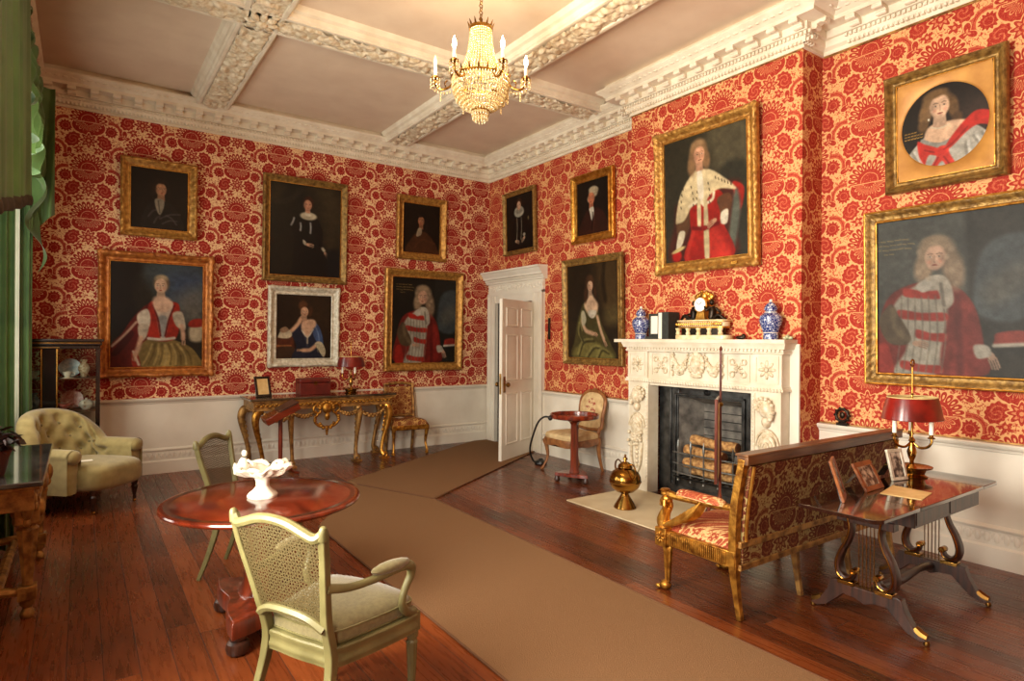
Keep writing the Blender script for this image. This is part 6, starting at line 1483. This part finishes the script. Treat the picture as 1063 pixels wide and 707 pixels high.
for k in range(4): m.ell((c0[0], c0[1]-.005, .47-.028*k), (.03-.005*k, .02, .02), None, 8, 5)
m.build('cartouche', W_['gold'], CT, ang=60)
for xa, xb, sag in ((-3.14, -2.88, .05), (-2.59, -2.33, .05), (-2.33, -1.97, .09), (-3.46, -3.14, .08)):
    m = wm(CT)
    for k in range(15):
        u = k/14; x = xa+(xb-xa)*u; z = .665-sag*4*u*(1-u); r = .016+.012*sin(PI*u)
        m.ell((x, kyf+.035, z), (r*1.1, r, r), None, 8, 5); m.ell((x+.008, kyf+.018, z+.012*(-1)**k), (r*.7, r*.6, r*.7), None, 7, 5)
    m.build('garland', G, CT, ang=60)
bouillotte((-2.345, -.36, KZ), 'brass candle lamp with red shade on the gilt console table', .94, .2)
photo_frame((-3.415, -.38, KZ+.003), rad(12), .19, .25, .28, W_['black'], W_['paper'], 'black framed photograph leaning on the left end of the gilt console table', d=.03)
t = thing('leather_box', 'dark red leather box standing on the gilt console table', 'box', (-2.80, -.26, KZ))
m = MB(); m.b2((-.19, -.10, 0), (.19, .10, .145)); b_ = m.build('body', W_['redbox'], t, bevel=.005)
m = MB(); m.b2((-.193, -.103, .148), (.193, .103, .20)); m.build('lid', W_['redbox'], t, bevel=.01)
m = MB(); m.b2((-.02, -.108, .12), (.02, -.102, .165)); m.build('lock_plate', W_['brass_dk'], t)
# reading stand
t = thing('reading_stand', 'mahogany reading stand with sloping book rest before the gilt console', 'stand', (-3.385, -1.0, 0), rad(-4))
m = MB(); m.M = TR((.01, 0, .70), ry=rad(-26)); m.b2((-.19, -.16, -.015), (.19, .16, .06)); m.build('book_rest', W_['mahog'], t, bevel=.004)
m = MB(); m.M = TR((.01, 0, .70), ry=rad(-26)); m.b2((-.02, -.17, .058), (.20, .17, .074)); m.build('sloping_lid', W_['rosew'], t, bevel=.003)
m = MB(); m.lathe([(.03, .09), (.022, .13), (.024, .4), (.022, .69)], n=16); m.build('post', W_['mahogv'], t)
for k in range(3):
    a = 2*PI*k/3+.3; m = MB(); m.tube([(0, 0, .13), (.08*cos(a), .08*sin(a), .12), (.15*cos(a), .15*sin(a), .05), (.22*cos(a), .22*sin(a), .018)], [.02, .022, .016, .018], 8, 4); m.build('leg', W_['mahogv'], t)
# gilt side chair by the door
W_['gilt_chair_seat'] = damask('brown gold damask', ((196, 158, 92), (138, 78, 40), (110, 46, 24)), 0, .0, .1, P=.2, H=.21, rough=.7)
t = thing('side_chair', 'gilt side chair in brown figured damask between the console and the door', 'chair', (-1.565, -.33, 0), rad(-95))
for s in (-1, 1):
    m = MB(); m.tube([(.20, s*.235, .02), (.215, s*.235, .06), (.185, s*.225, .16), (.20, s*.23, .28), (.215, s*.235, .37)], [.026, .018, .018, .026, .034], 8, 5); m.ell((.215, s*.235, .018), (.03, .026, .018), None, 9, 6); m.build('front_leg', W_['gold'], t)
    m = MB(); m.tube([(-.25, s*.19, 0), (-.215, s*.195, .2), (-.20, s*.2, .40), (-.225, s*.2, .6), (-.275, s*.2, .93)], [.02, .023, .027, .024, .022], 6, 4, up=(1, 1, 0)); m.build('rear_leg', W_['gold_dk'], t)
m = MB(); m.skin([[(-.225, -.21, z), (.235, -.265, z), (.235, .265, z), (-.225, .21, z)] for z in (.335, .40)], True, True, True); m.build('seat_rail', W_['gold'], t, bevel=.012)
m = MB(); m.grid(lambda u, v: (-.215+.44*u, (-.2-.055*u)+(.40+.11*u)*v, .40+.075*max(0, (1-abs(2*u-1)**8)*(1-abs(2*v-1)**8))**.5), 24, 24); m.build('seat', W_['gilt_chair_seat'], t, ang=60)
xb = lambda z: -.205-.07*((z-.42)/.5)
m = MB(); m.skin([[(xb(z)-.03, -.18, z), (xb(z)-.03, .18, z), (xb(z)+.028, .18, z), (xb(z)+.028, -.18, z)] for z in (.50, .6, .7, .8, .885)], True, True, True); m.build('back_panel', W_['gilt_chair_seat'], t, bevel=.012)
m = MB(); m.tube([(-.275, -.2, .915), (-.285, -.1, .93), (-.287, 0, .936), (-.285, .1, .93), (-.275, .2, .915)], .022, 8, 4); m.tube([(-.214, -.2, .485), (-.214, .2, .485)], .018, 8); m.build('top_rail', W_['gold_dk'], t)
m = MB(); m.prism([(0, 0), (.10, .02), (.085, .10), (-.015, .085)], 0, .003); tag(m.build('card_slip', W_['card'], loc=(-1.66, -.36, .477), rz=.3), 'small white card lying on the gilt side chair seat', 'card')
# tapestry covered chair by the fireplace
t = thing('tapestry_chair', 'gilt wood chair in cream flowered tapestry behind the small round table', 'chair', (-.40, -2.50, 0), PI)
FG = W_['frgilt']
for s in (-1, 1):
    m = MB(); m.tube([(.265, s*.255, .02), (.25, s*.25, .05), (.205, s*.235, .15), (.215, s*.24, .28), (.235, s*.25, .37)], [.022, .016, .017, .026, .036], 8, 5); m.ell((.27, s*.257, .016), (.024, .022, .016), None, 9, 6); m.build('front_leg', FG, t)
    m = MB(); m.tube([(-.27, s*.215, 0), (-.235, s*.21, .12), (-.215, s*.205, .25), (-.21, s*.2, .40)], [.018, .02, .026, .03], 8, 4); m.build('rear_leg', FG, t)
m = MB()
pl = spline([(-.22, -.21), (-.23, 0), (-.22, .21), (0, .265), (.2, .28), (.265, .2), (.28, 0), (.265, -.2), (.2, -.28), (0, -.265)], 4, True)
m.skin([[(x*s, y*s, z-(.022*abs(sin(math.atan2(y, x)*3)) if z < .34 else 0)) for x, y in pl] for s, z in ((.95, .33), (1.0, .335), (1.01, .375), (.99, .395), (.9, .40))], True, True, True); m.build('seat_rail', FG, t)
m = MB(); m.skin([[(x*s, y*s, z) for x, y in pl] for s, z in ((.95, .395), (.97, .42), (.93, .45), (.8, .468), (.5, .478), (.1, .48))], True, True, True); m.build('seat', W_['tap'], t)
m = MB(); bo = spline([(-.2, .50), (-.215, .56), (-.205, .66), (-.215, .76), (-.20, .85), (-.12, .915), (0, .935), (.12, .915), (.20, .85), (.215, .76), (.205, .66), (.215, .56), (.2, .50), (.1, .485), (0, .48), (-.1, .485)], 4, True)
bxx = lambda z: -.225-.09*(z-.48)/.45-.015
m.tube([(bxx(z), y, z) for y, z in bo], .022, 8, closed=True)
for s in (-1, 1): m.tube([(-.212, s*.19, .39), (-.222, s*.19, .45), (bxx(.52), s*.195, .52)], .022, 8, 3)
m.ell((bxx(.95), 0, .955), (.018, .03, .018), None, 8, 6); m.build('back_frame', FG, t)
m = MB(); cz = .70
lo = []
for s, dx in ((.97, 0), (.90, .018), (.6, .03), (.2, .034)): lo.append([(bxx(cz+(z-cz)*s)+dx, y*s, cz+(z-cz)*s) for y, z in bo])
m.skin(lo, True, False, True); m.skin([[(p[0]-.016, p[1], p[2]) for p in lo[0]]], True, True, False); pd = m.build('back_pad', W_['tap'], t)
m = MB(); m.skin([[(bxx(cz+.02+.13*sin(2*PI*k/28)*q)+d, .10*cos(2*PI*k/28)*q, cz+.02+.13*sin(2*PI*k/28)*q) for k in range(28)] for q, d in ((1, .030), (.9, .037), (.4, .04))], True, False, True); m.build('flower_medallion', W_['tapf'], pd)
# little round table
t = thing('pedestal_table', 'small round mahogany table on a post and three lobed base', 'table', (-.74, -2.91, 0), .6)
m = MB(); m.lathe([(.0, .692), (.255, .692), (.268, .70), (.27, .735), (.262, .742), (.25, .735), (.248, .712), (.0, .712)], n=56); m.build('tray_top', W_['mahog'], t, ang=25)
m = MB(); m.lathe([(.10, .67), (.05, .692), (.05, .694)], n=6); m.lathe([(.06, .10), (.05, .13), (.046, .2), (.044, .62), (.06, .65), (.10, .672)], n=8); m.build('column', W_['mahogv'], t, ang=20)
m = MB(); m.skin([[(x, y, z) for x, y in tri(.22, .45)] for z in (.06, .10)], True, True, True); m.build('base', W_['mahog'], t, bevel=.004)
for k in range(3):
    a = TRI0+2*PI*k/3; m = MB(); m.lathe([(.018, 0), (.032, .012), (.034, .03), (.026, .05), (.022, .062)], n=16, c=(.19*cos(a), .19*sin(a), 0)); m.build('bun_foot', W_['rosew'], t)
t = thing('reading_lamp_cable', 'black bent cable arching from the small round table to the floor', 'cable', (-.72, -2.2, 0))
m = wm(t); m.tube([(-.975, -2.77, .70), (-1.0, -2.70, .70), (-.99, -2.58, .63), (-.95, -2.44, .48), (-.86, -2.25, .26), (-.66, -2.06, .07), (-.50, -1.98, .04)], .011, 8, 6); m.build('cable', W_['blackm'], t)
m = wm(t); m.ell((-.975, -2.775, .695), (.026, .026, .03), None, 10, 7); m.build('clamp', W_['blackm'], t)
m = wm(t); m.lathe([(.075, 0), (.08, .01), (.07, .04), (.03, .055), (.02, .07)], n=20, c=(-.48, -1.97, 0)); m.build('floor_socket', W_['blackm'], t)

# ------------------------------------------------------------------ chandelier
cxy = (-2.83, -4.265); CHZ = 3.135
CH = thing('chandelier', 'gilt and crystal chandelier with candle bulbs hanging from the coffered ceiling', 'chandelier', (cxy[0], cxy[1], CHZ))
K, GD = W_['crystal'], W_['brass']
m = MB()
z = .73; k = 0
while z < CZ-CHZ-.05:
    m.torus((0, 0, z+.016), .013, .0035, 10, 5, TR(rx=PI/2, rz=(k % 2)*PI/2)); z += .024; k += 1
m.build('chain', W_['brass_dk'], CH)
m = MB(); m.lathe([(.0, CZ-CHZ-.06), (.02, CZ-CHZ-.055), (.05, CZ-CHZ-.02), (.06, CZ-CHZ-.002)], n=20); m.build('ceiling_rose', W_['brass_dk'], CH)
def crown(m, R, z, n, h):
    m.lathe([(R-.006, z-.012), (R+.004, z-.012), (R+.006, z), (R+.004, z+.012), (R-.006, z+.012), (R-.006, z-.012)], n=40)
    for i in range(n):
        a = 2*PI*i/n; c, s = cos(a), sin(a)
        m.tube([(R*c, R*s, z+.01), ((R+.004)*c, (R+.004)*s, z+h*.5), ((R+.016)*c, (R+.016)*s, z+h)], [.010, .009, .002], 6, 2, sx=1.2, sy=.5)
m = MB(); crown(m, .082, .675, 12, .05); m.lathe([(.004, .76), (.012, .75), (.008, .72), (.02, .70), (.01, .675), (.01, .3)], n=12); m.build('top_crown', GD, CH, ang=60)
m = MB(); crown(m, .205, .30, 20, .055); m.build('main_ring', GD, CH, ang=60)
m = MB(); crown(m, .062, .085, 10, .0); m.build('lower_ring', GD, CH, ang=60)
def beads(m, pts, r, el=1.25):
    for p in pts: m.ell(p, (r, r, r*el), None, 5, 4)
m = MB()
for i in range(36):
    a = 2*PI*i/36; L = []
    for j in range(19):
        u = j/18; R = .074+.03*u+.07*u**3; L.append((R*cos(a), R*sin(a), .665-.35*u))
    beads(m, L, .0085)
m.build('bead_tent', K, CH, ang=70)
m = MB()
for q in range(9):
    u = q/8; R = .203*cos(u*1.25)+.003; zz = .285-.20*sin(u*1.35)
    n = max(14, int(2*PI*R/.021))
    for i in range(n):
        a = 2*PI*(i+.5*(q % 2))/n; m.ell((R*cos(a), R*sin(a), zz), (.0088, .0088, .019), TR(rz=a, ry=-u*.8), 5, 4)
m.build('crystal_bowl', K, CH, ang=70)
m = MB()
for R, zz, n in ((.06, .06, 18), (.055, .03, 16), (.035, .012, 10)):
    for i in range(n): a = 2*PI*i/n; m.ell((R*cos(a), R*sin(a), zz), (.007, .007, .022), None, 5, 4)
m.build('crystal_tail', K, CH, ang=70)
LITS = []
for i in range(6):
    a = rad(-34.9)+i*PI/3; c, s = cos(a), sin(a)
    m = MB(); m.tube([(c*r, s*r, z) for r, z in ((.19, .295), (.23, .25), (.285, .235), (.325, .265), (.33, .31))], [.008, .009, .009, .008, .007], 8, 4)
    m.lathe([(.005, .30), (.03, .312), (.034, .32), (.02, .318), (.014, .325), (.014, .335)], n=14, c=(c*.33, s*.33, 0)); m.tube([(c*.25, s*.25, .245), (c*.26, s*.26, .28), (c*.24, s*.24, .30)], .005, 6, 3); ar = m.build('arm', GD, CH)
    m = MB(); m.lathe([(.012, .325), (.012, .40), (.010, .402)], n=12, c=(c*.33, s*.33, 0)); m.build('candle_sleeve', W_['candle'], ar)
    m = MB(); m.lathe([(.008, .40), (.015, .425), (.013, .45), (.005, .475), (0, .488)], n=12, c=(c*.33, s*.33, 0)); m.build('bulb', W_['bulboff'] if i == 3 else W_['bulb'], ar)
    m = MB()
    for j in range(8):
        b = 2*PI*j/8
        for q in range(3): m.ell((c*.33+.034*cos(b), s*.33+.034*sin(b), .30-.026*q), (.006, .006, .012), None, 5, 4)
    beads(m, [(c*r, s*r, .225-.04*((r-.2)/.06-1)**2*0-.02*sin((r-.2)/.13*PI)) for r in np.linspace(.2, .33, 7)], .009)
    for q in range(3): m.ell((c*.29, s*.29, .20-.022*q), (.007, .007, .013), None, 5, 4)
    m.build('crystal_drops', K, ar, ang=70)
    if i != 3: LITS.append((cxy[0]+c*.33, cxy[1]+s*.33, CHZ+.45))
# ------------------------------------------------------------------ light and camera
def area(name, loc, size, power, col, rot, spread=PI):
    l = bpy.data.lights.new(name, 'AREA'); l.shape = 'RECTANGLE'; l.size, l.size_y = size; l.energy = power; l.color = col; l.spread = spread
    o = bpy.data.objects.new(name, l); COL.objects.link(o); o.location = loc; o.rotation_euler = rot; return o
for i, ((a, b), pw) in enumerate(zip(WIN, (55, 45, 265, 80))):
    area('window_daylight', (LX-.02, (a+b)/2, (WZ0+WZ1)/2), (WZ1-WZ0-.2, abs(a-b)-.1), pw, (1, .93, .80), (0, -PI/2, 0), rad(180 if i < 2 else 150))
def point(name, loc, power, col, r=.05):
    l = bpy.data.lights.new(name, 'POINT'); l.energy = power; l.color = col; l.shadow_soft_size = r
    o = bpy.data.objects.new(name, l); COL.objects.link(o); o.location = loc; return o
for i, p in enumerate(LITS): point('candle_bulb_light', (p[0], p[1], p[2]+.06), 8, (1, .72, .40), .03)
point('chandelier_glow', (cxy[0], cxy[1], CHZ+.36), 1.5, (1, .74, .42), .05)
w = bpy.data.worlds.new('World'); bpy.context.scene.world = w; w.use_nodes = True
w.node_tree.nodes['Background'].inputs[0].default_value = (.85, .95, 1, 1); w.node_tree.nodes['Background'].inputs[1].default_value = 2.5
cam = bpy.data.cameras.new('camera'); co = bpy.data.objects.new('camera', cam); COL.objects.link(co)
yaw, pit, rol = rad(34.92), rad(-.056), rad(.387)
fw = Vector((sin(yaw)*cos(pit), cos(yaw)*cos(pit), sin(pit))); r0 = Vector((cos(yaw), -sin(yaw), 0)); u0 = r0.cross(fw)
r1 = r0*cos(rol)+u0*sin(rol); u1 = u0*cos(rol)-r0*sin(rol)
co.matrix_world = Matrix(((r1.x, u1.x, -fw.x, -5.20), (r1.y, u1.y, -fw.y, -8.082), (r1.z, u1.z, -fw.z, 1.55), (0, 0, 0, 1)))
cam.sensor_width = 36; cam.lens = 36*639.6/1063; cam.clip_start = .02
sc = bpy.context.scene; sc.camera = co
sc.view_settings.view_transform = 'Standard'; sc.view_settings.look = 'Medium Contrast'; sc.view_settings.exposure = 0.04
